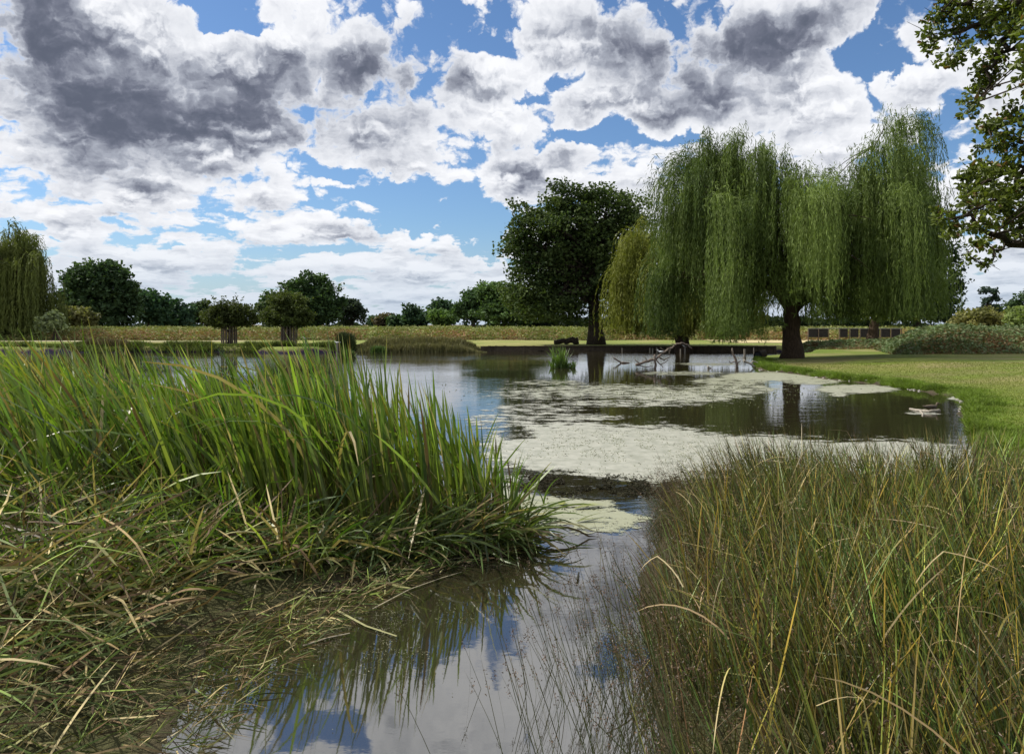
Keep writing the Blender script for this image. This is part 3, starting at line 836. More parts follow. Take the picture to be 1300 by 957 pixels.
# ------------------------------------------------------------ bracken, rushes and grass
def bracken(n, xf, yf, hf, c1, c2, c3, size, seed, label, name='bracken'):
    rs = np.random.RandomState(seed)
    x = xf(rs, n); y = yf(rs, n, x)
    g = height(x, y); h = hf(x, y)
    ok = h > .05; x, y, g, h = x[ok], y[ok], g[ok], h[ok]; n = len(x)
    u = rs.rand(n) ** .6
    bump = .75 + .5 * fbm(x * .5, y * .5, 3, seed)
    pos = np.stack([x, y, g + u * h * bump], 1)
    ax = norm(np.stack([rs.normal(size=n), rs.normal(size=n), rs.normal(size=n) * .4 + .1], 1))
    L = size * (.5 + rs.rand(n))
    V, Q = leaf_quads(pos, ax, L, L * .42, rs)
    t = fbm(x * .35, y * .35, 4, seed + 3)
    c = mixc(c1, c2, rs.rand(n))
    brown = np.clip(sm(.36, .60, t + (rs.rand(n) - .5) * .35) * 1.15 * sm(.98, .62, u + (rs.rand(n) - .5) * .15), 0, 1)
    c = mixc(c, c3, brown)
    o = mk(name, V, Q, M_fern, C=np.repeat(c, 4, axis=0)); tag(o, label, kind='stuff'); return o

def build_cover():
    # band of bracken across the meadow behind the far bank
    bracken(120000, lambda r, n: r.uniform(-78, 72, n), lambda r, n, x: 79 + 26 * r.rand(n) ** 1.6,
            lambda x, y: 1.28 * sm(78.5, 80.5, y), (.14, .17, .05), (.24, .26, .09), (.29, .17, .09), .28, 61,
            'wide band of green and rusty bracken across the meadow behind the far bank')
    # bracken mound right of the big willow
    def hy(x, y):
        px = 650 + x / y * F
        full = 1.34 * sm(1120, 1180, px) + .55 * sm(1010, 1030, px) * (1 - sm(1120, 1180, px))
        front = 42.5 + 9 * sm(1150, 1100, px)
        return full * sm(front, front + 2.6, y + 1.6 * (fbm(x * .7, y * .2, 3, 26) - .5)) * (.55 + .75 * fbm(x * .5, y * .4, 3, 6))
    bracken(125000, lambda r, n: r.uniform(15.5, 46, n), lambda r, n, x: r.uniform(42, 58, n), hy,
            (.075, .12, .045), (.17, .22, .11), (.20, .12, .065), .20, 62,
            'thick bluish green and brown bracken at the back of the lawn, right of the huge willow')
    # rushes along the far water edge
    def rushrow(n, pxr, dy, h, w, seed, c1, c2, label, name, kind, dens=None, lean=.25, Y0=None):
        rs = np.random.RandomState(seed)
        px = rs.uniform(pxr[0], pxr[1], n)
        Y = (57.2 if Y0 is None else Y0) + rs.uniform(-dy, dy, n)
        x = (px - 650) / F * Y
        hh = h * (.6 + .5 * fbm(px / 14, px * 0, 3, seed)) * (.8 + .3 * rs.rand(n)) * (.15 + .85 * sm(pxr[0], pxr[0] + .22 * (pxr[1] - pxr[0]), px) * sm(pxr[1], pxr[1] - .25 * (pxr[1] - pxr[0]), px))
        z = np.maximum(height(x, Y), -.05)
        V, Q, tv = blades(np.stack([x, Y, z], 1), rs.rand(n) * 6.28, rs.rand(n) * lean, hh, np.full(n, w), rs.rand(n) * .5, 4, rs=rs)
        C = blade_cols(mixc(c1, c2, rs.rand(n)), mixc(c2, c1, rs.rand(n)), tv, .3, rs)
        if kind == 'stuff':
            tag(mk(name, V, Q, M_rush, C=C), label, kind='stuff')
        else:
            x0 = np.array([x.mean(), Y.mean(), 0]); tag(mk(name, V, Q, M_rush, C=C, origin=x0), label, 'plant')
    rushrow(9000, (446, 618), .9, .85, .035, 71, (.08, .09, .028), (.26, .23, .10), 'row of dark green rushes along the far water edge in front of the bracken', 'rushes', 'stuff')
    rushrow(2200, (428, 452), .8, 1.25, .035, 72, (.018, .032, .008), (.055, .075, .020), 'dark clump of rushes at the left end of the far row beside a post', 'rush_clump', None)
    rushrow(700, (470, 492), .3, .75, .05, 73, (.05, .10, .02), (.12, .19, .05), 'fresh green clump standing in the water before the far rushes', 'reed_clump', None, Y0=56.0, lean=.5)
    rushrow(420, (432, 450), .3, .62, .05, 74, (.05, .09, .02), (.11, .16, .04), 'small pale green tuft in the water just right of the gull post', 'reed_clump', None, Y0=47.0, lean=.7)
    rushrow(2400, (98, 176), 1.0, .62, .04, 76, (.07, .055, .025), (.16, .13, .055), 'low brownish clump of rushes on the far bank behind the tall reeds', 'rush_clump', None, Y0=58)
    # reed tuft standing alone in the pond
    rs = np.random.RandomState(75); n = 260
    c = gp(712, 467); 
    b = c + np.stack([np.clip(rs.normal(size=n), -1.5, 1.5) * .36 + .1, np.clip(rs.normal(size=n), -1.4, 1.4) * .2, np.zeros(n)], 1)
    hh = np.where(np.abs(b[:, 0] - c[0] + .05) < .3, rs.uniform(.4, 1.2, n), rs.uniform(.12, .4, n))
    V, Q, tv = blades(b, rs.rand(n) * 6.28, rs.rand(n) * .35, hh, np.full(n, .045), rs.rand(n) * .8, 5, rs=rs)
    tag(mk('reed_tuft', V, Q, M_reed, C=blade_cols((.07, .12, .02), (.12, .2, .03), tv, .3, rs), origin=c), 'small bright reed tuft growing alone out of the open water', 'plant')
    # short grass: lawn and shoreline
    n = 150000; rs = np.random.RandomState(77)
    r = 9 + 30 * rs.rand(n) ** 1.5; a = np.radians(rs.uniform(14, 36, n)); x = r * np.sin(a); y = r * np.cos(a)
    d = sdist(x, y); ok = (d > .03) & (y > 9.6); x, y, d = x[ok], y[ok], d[ok]
    n2 = 60000
    i0 = np.array([i for i in range(34, 55)]); seg = rs.randint(37, 53, n2); t = rs.rand(n2)[:, None]
    p = PP[seg] * (1 - t) + PP[seg + 1] * t; e = norm(PP[seg + 1] - PP[seg]); nr = np.stack([e[:, 1], -e[:, 0]], 1)
    off = np.abs(rs.normal(size=n2)) * .45 + .02
    q1 = p + nr * off[:, None]; q2 = p - nr * off[:, None]
    d1 = sdist(q1[:, 0], q1[:, 1]); q = np.where((d1 > 0)[:, None], q1, q2)
    edge = np.concatenate([np.zeros(len(x)), np.ones(n2)])
    x = np.concatenate([x, q[:, 0]]); y = np.concatenate([y, q[:, 1]]); d = np.concatenate([d, off])
    cl = fbm(x * 1.7, y * 1.7, 4, 15)
    n = len(x)
    hh = np.where(edge > 0, .03 + .20 * sm(.35, .7, cl) * np.exp(-d * 1.0), .022 + .03 * rs.rand(n))
    wd = np.where(edge > 0, .010, .008) * (.6 + y / 22)
    V, Q, tv = blades(np.stack([x, y, height(x, y) - .005], 1), rs.rand(n) * 6.28, rs.rand(n) * .7, hh * (.7 + .6 * rs.rand(n)), wd, rs.rand(n) * .9, 2, rs=rs)
    cc = mixc((.12, .165, .022), (.20, .21, .055), rs.rand(n) * .6 + .4 * fbm(x * .3, y * .3, 3, 3))
    cc = mixc(cc, (.10, .18, .016), .6 * edge)
    tag(mk('grass', V, Q, M_grass, C=blade_cols(cc * .9, cc * 1.1, tv, .25, rs)), 'short green grass of the lawn and tufts overhanging its shore', kind='stuff')
    # grass along the far shore
    n = 30000; rs = np.random.RandomState(78)
    px = rs.uniform(-30, 450, n); Y = 56.3 + rs.rand(n) ** 1.5 * 6; x = (px - 650) / F * Y
    dd = sdist(x, Y); ok = dd > -.12; x, Y = x[ok], Y[ok]; n = len(x)
    hh = .16 + .35 * sm(.45, .7, fbm(x * .8, Y * .5, 3, 2)) * sm(60, 57.5, Y)
    V, Q, tv = blades(np.stack([x, Y, height(x, Y)], 1), rs.rand(n) * 6.28, rs.rand(n) * .5, hh, np.full(n, .05), rs.rand(n) * .6, 2, rs=rs)
    cc = mixc((.06, .085, .02), (.18, .21, .055), rs.rand(n) * .5 + .5 * sm(57.5, 60, Y))
    tag(mk('grass', V, Q, M_grass, C=blade_cols(cc, cc, tv, .3, rs)), 'rough grass on the edge of the far bank', kind='stuff')
build_cover()

# ------------------------------------------------------------ reeds, left foreground
def poly_sample(poly, n, rs):
    P = np.array(poly); lo, hi = P.min(0), P.max(0); out = []
    tot = 0
    while tot < n:
        q = lo + rs.rand(n * 2, 2) * (hi - lo); x, y = q[:, 0], q[:, 1]; ins = np.zeros(len(q), bool)
        for i in range(len(P)):
            ax, ay = P[i]; bx, by = P[(i + 1) % len(P)]
            if ay == by: continue
            ins ^= ((ay > y) != (by > y)) & (x < (bx - ax) * (y - ay) / (by - ay) + ax)
        out.append(q[ins]); tot += ins.sum()
    return np.concatenate(out)[:n]

GREEN = [np.array(c) for c in ((.07, .15, .015), (.12, .215, .024), (.18, .27, .034), (.055, .115, .020), (.21, .26, .05), (.11, .165, .055))]
STRAW = [np.array(c) for c in ((.30, .24, .11), (.22, .16, .075), (.38, .31, .16), (.13, .085, .045), (.26, .25, .11), (.09, .06, .035))]
def pick(pal, n, rs): return np.array(pal)[rs.randint(0, len(pal), n)]

def build_reeds():
    rs = np.random.RandomState(101)
    bed = [(-9.5, 6.4), (-5.5, 6.3), (-3.4, 6.6), (-2.2, 6.9), (-1.0, 6.9), (-.3, 7.15), (.1, 7.3), (0.0, 7.9), (-.7, 8.5), (-2, 9.3), (-5, 9.9), (-10.5, 10.2)]
    nc = 900
    c = poly_sample(bed, nc, rs)
    per = 7
    base = np.repeat(c, per, 0) + rs.normal(size=(nc * per, 2)) * .045
    n = len(base); x, y = base[:, 0], base[:, 1]
    px = 650 + x / y * F
    tipy = np.interp(px, [-300, 0, 60, 150, 230, 300, 370, 440, 480, 520, 570, 610, 650, 680, 720], [424, 420, 418, 420, 436, 450, 442, 426, 434, 456, 490, 522, 578, 625, 650])
    L0 = CAMH - (tipy - HY) / F * y
    L0 = L0 * np.repeat(rs.uniform(.84, 1.07, nc), per) * rs.uniform(.66, 1.0, n)
    lean = np.interp(px, [0, 250, 420, 560, 660], [.40, .30, .16, .06, .05]) + rs.normal(size=n) * .10
    cl_az = np.repeat(rs.normal(size=nc) * .5, per)
    az = -np.pi / 2 + cl_az + rs.normal(size=n) * .5                     # blown towards the left
    rightedge = sm(570, 650, px)
    az = np.where(rs.rand(n) < .55 * rightedge, np.pi / 2 + rs.normal(size=n) * .6, az)
    lean = np.where(rs.rand(n) < .15, lean + rs.rand(n) * .5, lean)
    curve = np.abs(rs.normal(size=n)) * .22 + .04
    drop = rs.rand(n) < .07
    curve = np.where(drop, rs.uniform(.8, 2.0, n), curve)
    L = L0 / np.cos(np.clip(np.abs(lean) + curve * .35, 0, 1.0))
    L = np.clip(L, .3, 2.6)
    g = np.maximum(height(x, y), 0) - .03
    broken = rs.rand(n) < .09
    brk = np.where(broken, rs.uniform(.4, .85, n), 2.0); ba = rs.uniform(.8, 2.0, n)
    wid = rs.uniform(.018, .038, n)
    V, Q, tv = blades(np.stack([x, y, g], 1), az, np.abs(lean), L, wid, curve, 8, brk=brk, brkang=ba, taper=.55, rs=rs, pw=1.6, floor=.02)
    gc = pick(GREEN, n, rs) * np.exp(rs.normal(size=n) * .28)[:, None]; patch = fbm(x * .9, y * .9, 3, 4)
    gc = mixc(gc, (.20, .26, .035), .5 * sm(.4, .7, patch))
    dead = rs.rand(n) < .12
    gc[dead] = pick(STRAW, dead.sum(), rs)
    tip = gc * np.array([1.15, 1.12, 1.0])
    ty = rs.rand(n) < .16; tip[ty] = mixc(gc[ty], (.30, .20, .04), .8)
    root = mixc(gc, (.16, .13, .05), .55)
    tv2 = np.clip(tv * 1.5 - .1, 0, 1)
    C1 = blade_cols(root, gc, tv2, .2, rs)
    tipw = np.repeat(sm(.75, 1, tv), 2, axis=1).reshape(-1, 1)
    tc = np.repeat(np.repeat(tip[:, None, :], 9, 1), 2, axis=1).reshape(-1, 3)
    C1 = C1 * (1 - tipw) + tc * tipw
    B = Bag(); B.add(V, Q, C1)
    # outliers: taller single leaves seen against the far bank
    sp = [(-3.9, 7.6, 2.32, .42), (-2.4, 7.4, 1.98, .2), (-.95, 7.1, 1.75, .1), (-1.6, 7.3, 2.0, .1), (-1.55, 7.2, 1.95, .05), (-1.75, 7.3, 1.86, .3), (-4.9, 7.8, 2.2, .5), (-5.3, 7.7, 2.15, .55), (-.45, 7.3, 1.35, .06), (-.1, 7.3, 1.02, .3), (.0, 7.35, 1.1, .15)]
    sp = np.array(sp); k = len(sp)
    V, Q, tv = blades(np.stack([sp[:, 0], sp[:, 1], np.zeros(k)], 1), np.full(k, -np.pi / 2), sp[:, 3], sp[:, 2], np.full(k, .018), np.full(k, .15), 8, taper=.5, rs=rs, face=np.full(k, .3))
    B.add(V, Q, blade_cols((.09, .15, .02), (.14, .22, .03), tv, .1, rs))
    # low leaning leaves spilling at the front and right edge of the bed
    edge = [(-2.6, 6.35), (-1.2, 6.5), (-.3, 6.9), (.15, 7.15), (.12, 7.5), (-.5, 7.5), (-1.5, 7.0), (-2.8, 6.9)]
    n = 1700; q = poly_sample(edge, n, rs); x, y = q.T
    az = np.where(rs.rand(n) < .75, np.pi * .75, -np.pi / 2) + rs.normal(size=n) * .7
    V, Q, tv = blades(np.stack([x, y, np.full(n, .0)], 1), az, rs.uniform(.3, 1.1, n), rs.uniform(.3, .85, n), rs.uniform(.013, .027, n), rs.uniform(.2, 1.6, n), 7, brk=np.where(rs.rand(n) < .25, rs.uniform(.3, .8, n), 2), brkang=rs.uniform(.5, 1.5, n), taper=.5, rs=rs, floor=.012)
    gc = mixc(pick(GREEN, n, rs), (.10, .13, .05), .45); dead = rs.rand(n) < .2; gc[dead] = pick(STRAW, dead.sum(), rs)
    B.add(V, Q, blade_cols(mixc(gc, (.12, .1, .05), .4), gc, tv, .25, rs))
    # reeds in front on the left, bent over to all sides
    reg = [(-7.5, 4.2), (-4.2, 4.3), (-2.9, 4.9), (-2.4, 5.7), (-2.3, 6.9), (-5.5, 6.8), (-9, 7)]
    n = 5000; q = poly_sample(reg, n, rs); x, y = q.T
    az = -np.pi / 2 + rs.normal(size=n) * 1.1; rev = rs.rand(n) < .28; az[rev] = np.pi / 2 + rs.normal(size=rev.sum()) * .9
    ln = rs.uniform(.15, .95, n); hmul = np.interp(y, [4, 5, 6, 7], [.55, .80, 1.0, 1.2]) * np.interp(x, [-3.2, -2.3], [1, .7])
    V, Q, tv = blades(np.stack([x, y, np.full(n, .03)], 1), az, ln, hmul * rs.uniform(.55, 1.35, n), rs.uniform(.012, .030, n) * np.clip(y / 6.2, .5, 1.1), rs.uniform(.1, 1.3, n), 7, brk=np.where(rs.rand(n) < .3, rs.uniform(.25, .8, n), 2), brkang=rs.uniform(.5, 1.8, n), taper=.5, rs=rs, floor=.03)
    gc = pick(GREEN, n, rs) * .95; dead = rs.rand(n) < .34; gc[dead] = pick(STRAW, dead.sum(), rs) * .9
    B.add(V, Q, blade_cols(mixc(gc, (.14, .11, .05), .5), gc, tv, .3, rs))
    # low bushy tufts of younger leaves in the trampled part
    nc = 95; q = poly_sample([(-7.5, 3.9), (-3.4, 4.1), (-2.6, 4.9), (-2.2, 5.6), (-1.6, 6.2), (-1.8, 6.9), (-8, 6.9)], nc, rs); per = 26; n = nc * per
    off = rs.normal(size=(n, 2)) * .05; x, y = (np.repeat(q, per, 0) + off).T
    az = np.arctan2(off[:, 0] - .02, off[:, 1]) + rs.normal(size=n) * .4
    size = np.repeat(rs.uniform(.55, 1.15, nc), per) * np.interp(y, [4, 6.5], [.62, .95])
    V, Q, tv = blades(np.stack([x, y, np.full(n, .05)], 1), az, rs.uniform(.05, .75, n), size * rs.uniform(.5, 1.1, n), rs.uniform(.012, .026, n), rs.uniform(.2, 1.4, n), 8, brk=np.where(rs.rand(n) < .25, rs.uniform(.4, .85, n), 2), brkang=rs.uniform(.5, 1.6, n), taper=.55, rs=rs, floor=.03)
    gc = pick(GREEN, n, rs) * np.repeat(rs.uniform(.7, 1.2, nc), per)[:, None]; dead = rs.rand(n) < .22; gc[dead] = pick(STRAW, dead.sum(), rs)
    B.add(V, Q, blade_cols(mixc(gc, (.17, .12, .05), .7), gc, np.clip(tv * 1.6, 0, 1), .3, rs))
    tag(B.build('reeds', M_reed), 'tall green reeds leaning left along the near left bank', kind='stuff')

    # flattened dead stalks on the mud and at the water line
    L_ = Bag()
    def lay(poly, n, zmax, lr, wr, dead_f, seed, azc=None, azs=1.2):
        rs = np.random.RandomState(seed); q = poly_sample(poly, n, rs); x, y = q.T
        az = rs.rand(n) * 6.28 if azc is None else azc + rs.normal(size=n) * azs
        z = np.maximum(height(x, y), 0) + .008 + rs.rand(n) ** .8 * zmax * (.08 + 1.5 * sm(.42, .7, fbm(x * 1.6, y * 1.6, 3, 40)))
        V, Q, tv = blades(np.stack([x, y, z], 1), az, np.pi / 2 - rs.uniform(-.2, .75, n), rs.uniform(*lr, n), rs.uniform(*wr, n) * np.clip(y / 6.2, .5, 1.1), rs.uniform(-.1, .55, n), 5,
                          brk=np.where(rs.rand(n) < .35, rs.uniform(.2, .8, n), 2), brkang=rs.uniform(-.6, .6, n), taper=.35, rs=rs, floor=.008)
        gc = mixc(pick(GREEN, n, rs), (.13, .13, .06), .45); dead = rs.rand(n) < dead_f; gc[dead] = pick(STRAW, dead.sum(), rs)
        L_.add(V, Q, blade_cols(gc * 1.15, gc * 1.0, tv, .6, rs))
    lay([(-8, 2.6), (-1.98, 2.6), (-1.98, 4.4), (-2.15, 5.0), (-1.8, 5.7), (-1.55, 6.35), (-.5, 6.9), (.1, 7.1), (-.6, 7.5), (-3, 7.3), (-9, 7)], 9000, .20, (.10, .60), (.010, .024), .60, 111)
    lay([(-8, 2.6), (-2.3, 2.6), (-2.35, 4.6), (-2.6, 5.2), (-2.6, 6.3), (-9, 6.8)], 5200, .50, (.2, .8), (.011, .025), .60, 112)
    lay([(-2.3, 3.8), (-1.45, 3.6), (-1.3, 4.7), (-1.0, 5.5), (-.7, 6.3), (.1, 6.95), (.25, 7.1), (-.2, 7.2), (-1.2, 6.6), (-2.0, 5.5)], 1700, .012, (.04, .26), (.003, .012), .6, 113, np.pi / 2, .9)
    tag(L_.build('dead_reeds', M_litter), 'trampled mat of broken brown and green reed stalks below the standing reeds', kind='stuff')
build_reeds()

# ------------------------------------------------------------ rushes, right foreground
def build_rushes():
    rs = np.random.RandomState(201)
    bed = [(.72, 1.9), (.80, 3.6), (.85, 4.4), (1.10, 5.4), (1.42, 6.6), (1.75, 7.6), (2.0, 8.8), (2.4, 9.35), (3.2, 9.4), (4.8, 9.5), (5.6, 9.6), (6.8, 9.4), (9.5, 8.6), (9, 1.9)]
    nt = 440
    tc = poly_sample(bed, nt, rs); per = 50
    n = nt * per
    base = np.repeat(tc, per, 0) + rs.normal(size=(n, 2)) * .10
    x, y = base.T
    px = 650 + x / y * F
    hh = np.interp(y, [3, 4.5, 6.5, 8, 9.5], [.95, .98, .98, .82, .66])
    hh = hh * np.interp(x - np.interp(y, [2, 4.4, 6.6, 8.8], [.75, .85, 1.42, 2.0]), [0, .5], [.62, 1.0])
    hh = hh * np.repeat(.60 + .50 * rs.rand(nt), per) * rs.uniform(.6, 1.08, n)
    d = np.repeat(rs.normal(size=nt) * .5, per)
    # stems fan out of each tussock and lean left in the wind
    ox = base - np.repeat(tc, per, 0)
    fan = np.arctan2(ox[:, 0], ox[:, 1])
    left = sm(5.2, 1.0, x)
    az = np.where(rs.rand(n) < .35 + .3 * left, -np.pi / 2 + rs.normal(size=n) * .6, fan + d)
    az = np.where((x > 4.6) & (rs.rand(n) < .6), np.pi / 2 + rs.normal(size=n) * .6, az)
    lean = np.abs(rs.normal(size=n)) * .17 + .08 + .10 * left
    curve = np.abs(rs.normal(size=n)) * .28
    kink = rs.rand(n) < .07
    g = np.maximum(height(x, y), 0) - .02
    V, Q, tv = blades(np.stack([x, y, g], 1), az, lean, hh, rs.uniform(.0034, .0075, n) * (1 + .05 * y), curve, 6, brk=np.where(kink, rs.uniform(.35, .9, n), 2), brkang=rs.uniform(.5, 2.0, n), taper=.5, rs=rs, floor=.02)
    pal = [(.055, .11, .024), (.085, .15, .032), (.036, .08, .024), (.15, .18, .032), (.09, .14, .06), (.20, .20, .04)]
    gc = pick(pal, n, rs); dead = rs.rand(n) < .07 + .10 * sm(1.0, .3, x - 1.0) + .06 * sm(5, 8, x); gc[dead] = pick([(.16, .11, .05), (.24, .18, .08), (.10, .06, .03)], dead.sum(), rs)
    patch = np.repeat(rs.rand(nt), per); gc = gc * np.repeat(rs.uniform(.5, 1.5, nt), per)[:, None] * (1.05 * np.exp(rs.normal(size=n) * .5))[:, None] * np.array([1.1, 1.0, .95])
    gc = mixc(gc, (.12, .075, .035), .30 * sm(.8, 1, patch) + .22 * left * sm(1.2, .2, x - np.interp(y, [2, 4.4, 6.6, 8.8], [.75, .85, 1.42, 2.0])))
    tip = mixc(gc, (.19, .12, .055), rs.rand(n) * .8); gc = gc * .85  # stem bases darkened in colour for the shade low in the bed
    B = Bag(); B.add(V, Q, blade_cols(gc, tip, tv ** 4, .35, rs))
    # flower tufts near the stem tips
    seg = 6; VV = V.reshape(n, seg + 1, 2, 3).mean(2)
    sel = np.where(rs.rand(n) < .34)[0]
    p0 = VV[sel, 5]; k = 7
    P = np.repeat(p0, k, 0) + rs.normal(size=(len(sel) * k, 3)) * np.array([.011, .011, .015])
    ax = rand_dirs(len(P), rs)
    V2, Q2 = leaf_quads(P, ax, .016 * (.6 + .9 * rs.rand(len(P))), .006 * np.ones(len(P)), rs)
    cc = pick([(.10, .055, .028), (.15, .085, .045), (.075, .045, .025), (.18, .13, .07)], len(P), rs)
    B.add(V2, Q2, np.repeat(cc, 4, 0))
    # long pale dry stems thrown across the bed
    n = 1100; q = poly_sample(bed, n, rs); x, y = q.T
    V, Q, tv = blades(np.stack([x, y, rs.uniform(.15, .85, n) * np.interp(y, [3, 9], [1, .65])], 1), rs.rand(n) * 6.28, rs.uniform(.2, 1.45, n), rs.uniform(.15, .60, n), rs.uniform(.004, .008, n), rs.uniform(.1, 1.5, n), 7, brk=np.where(rs.rand(n) < .5, rs.uniform(.2, .8, n), 2), brkang=rs.uniform(.3, 1.3, n), taper=.5, rs=rs, floor=.03)
    B.add(V, Q, blade_cols(pick([(.52, .43, .24), (.42, .33, .16), (.38, .33, .10), (.28, .19, .10)], n, rs), (.32, .24, .12), tv, .3, rs))
    # broader yellowing leaves among the stems
    n = 2300; q = poly_sample([(.95, 2.2), (1.0, 4.6), (2.0, 7.2), (4, 7.2), (7, 6.5), (7, 2.2)], n, rs); x, y = q.T
    V, Q, tv = blades(np.stack([x, y, np.full(n, .05)], 1), rs.rand(n) * 6.28, rs.uniform(.0, .3, n), rs.uniform(.45, .98, n), rs.uniform(.006, .011, n), rs.uniform(0, .5, n), 6, taper=.4, rs=rs)
    B.add(V, Q, blade_cols(pick([(.06, .10, .02), (.10, .14, .03), (.14, .15, .03)], n, rs), pick([(.20, .23, .04), (.42, .28, .05), (.38, .27, .10), (.15, .20, .04)], n, rs), tv, .25, rs))
    # loose reddish seed heads at the left margin
    n = 1500; q = poly_sample([(.5, 3), (.78, 4.6), (1.0, 5.6), (1.35, 7), (1.65, 8.6), (1.9, 9.3), (2.6, 9.3), (2.2, 7.4), (1.6, 5.5), (1.2, 3)], n, rs); x, y = q.T
    V, Q, tv = blades(np.stack([x, y, np.full(n, .0)], 1), -np.pi / 2 + rs.normal(size=n) * 1.0, rs.uniform(.0, .5, n), rs.uniform(.2, .62, n), rs.uniform(.0025, .004, n), rs.uniform(0, .7, n), 5, taper=.4, rs=rs)
    B.add(V, Q, blade_cols((.07, .08, .03), (.16, .10, .055), tv, .3, rs))
    VV = V.reshape(n, 6, 2, 3).mean(2); k = 10
    P = np.repeat(VV[:, 4], k, 0) + rs.normal(size=(n * k, 3)) * np.array([.012, .012, .04])
    V2, Q2 = leaf_quads(P, rand_dirs(len(P), rs), .014 * np.ones(len(P)), .006 * np.ones(len(P)), rs)
    B.add(V2, Q2, np.repeat(pick([(.13, .08, .045), (.09, .06, .04), (.06, .07, .03)], len(P), rs), 4, 0))
    # sparse stems over the open water
    n = 230; x = .78 - np.abs(rs.normal(size=n)) * .38; y = 3.1 + rs.rand(n) * 1.7
    x = np.where(x < -.75, rs.uniform(-.5, .7, n), x)
    H = rs.uniform(.45, .98, n) * np.interp(x, [-.6, .7], [.7, 1.0])
    V, Q, tv = blades(np.stack([x, y, np.full(n, -.05)], 1), -np.pi / 2 + rs.normal(size=n) * .5, rs.uniform(.02, .38, n), H, rs.uniform(.0025, .004, n), rs.uniform(0, .3, n), 7, taper=.5, rs=rs)
    B.add(V, Q, blade_cols((.05, .08, .02), (.12, .10, .04), tv, .3, rs))
    VV = V.reshape(n, 8, 2, 3).mean(2); k = 14
    P = np.repeat(VV[:, 6], k, 0) + rs.normal(size=(n * k, 3)) * np.array([.008, .008, .02])
    V2, Q2 = leaf_quads(P, rand_dirs(len(P), rs), .012 * np.ones(len(P)), .005 * np.ones(len(P)), rs)
    B.add(V2, Q2, np.repeat(pick([(.12, .07, .04), (.08, .05, .03)], len(P), rs), 4, 0))
    # short undergrowth over the mud, coloured dark to imitate shade between the stems
    n = 9000; q = poly_sample(bed, n, rs); x, y = q.T
    V, Q, tv = blades(np.stack([x, y, np.full(n, .02)], 1), rs.rand(n) * 6.28, rs.rand(n) * .8, rs.uniform(.08, .42, n), rs.uniform(.004, .008, n), rs.rand(n) * 1.2, 3, rs=rs)
    B.add(V, Q, blade_cols((.04, .04, .018), mixc((.04, .055, .018), (.10, .08, .035), rs.rand(n)), tv, .4, rs))
    tag(B.build('rushes', M_rush), 'dense green and brown rushes filling the near right bank', kind='stuff')
    # dark weed lying on the water left of the rushes
    rs = np.random.RandomState(222)
    W_ = Bag()
    def weed(cx, cy, rx, ry, n, s, c1, c2, zz=.02, thr=.47):
        px = cx + rs.normal(size=n) * rx * .5; py = cy + rs.normal(size=n) * ry * .5
        Y = CAMH * F / (py - HY); x = (px - 650) / F * Y
        k = fbm(x * 5, Y * 2.6, 4, 7) > thr
        x, Y = x[k], Y[k]; m = len(x)
        ax = norm(rand_dirs(m, rs) * np.array([1, 1, .35]))
        V, Q = leaf_quads(np.stack([x, Y, .008 + rs.rand(m) * zz], 1), ax, s * (.5 + rs.rand(m)), s * .4 * np.ones(m), rs)
        W_.add(V, Q, np.repeat(mixc(c1, c2, rs.rand(m)), 4, 0))
    weed(748, 617, 82, 11, 9000, .035, (.012, .012, .007), (.06, .055, .03), .006, .52)
    weed(800, 560, 260, 40, 5200, .026, (.06, .07, .03), (.20, .22, .10), .003)
    weed(860, 500, 240, 18, 3000, .05, (.06, .07, .03), (.20, .22, .10), .003)
    weed(795, 623, 30, 8, 2200, .035, (.012, .012, .007), (.06, .055, .03), .006, .52)
    weed(700, 612, 60, 9, 3000, .035, (.012, .012, .007), (.06, .05, .03), .006, .53)
    weed(875, 622, 40, 16, 3500, .045, (.018, .014, .008), (.06, .045, .028), .08)
    weed(860, 660, 22, 40, 3500, .03, (.03, .035, .015), (.10, .09, .05), .05)
    weed(820, 820, 60, 60, 5000, .014, (.05, .07, .03), (.20, .22, .13), .004)
    weed(470, 800, 120, 60, 3500, .014, (.05, .05, .03), (.26, .25, .16), .004)
    weed(480, 720, 130, 22, 3500, .03, (.02, .018, .01), (.10, .08, .05), .012)
    weed(675, 640, 60, 14, 700, .03, (.05, .06, .02), (.14, .15, .05), .012)
    tag(W_.build('pond_weed', M_litter), 'dark broken weed and specks floating on the near water', kind='stuff')
build_rushes()

# ------------------------------------------------------------ single things in and around the water
def stick(pts, r0, r1, sides=7, seed=0, n=None):
    P = np.array(pts, float); n = n or len(P) * 3
    tt = np.linspace(0, len(P) - 1, n); i = np.minimum(tt.astype(int), len(P) - 2); f = (tt - i)[:, None]
    Q = P[i] * (1 - f) + P[i + 1] * f
    rs = np.random.RandomState(seed); Q[1:-1] += rs.normal(size=(n - 2, 3)) * r0 * .25
    return tube(Q, np.linspace(r0, r1, n), sides, .12, seed)

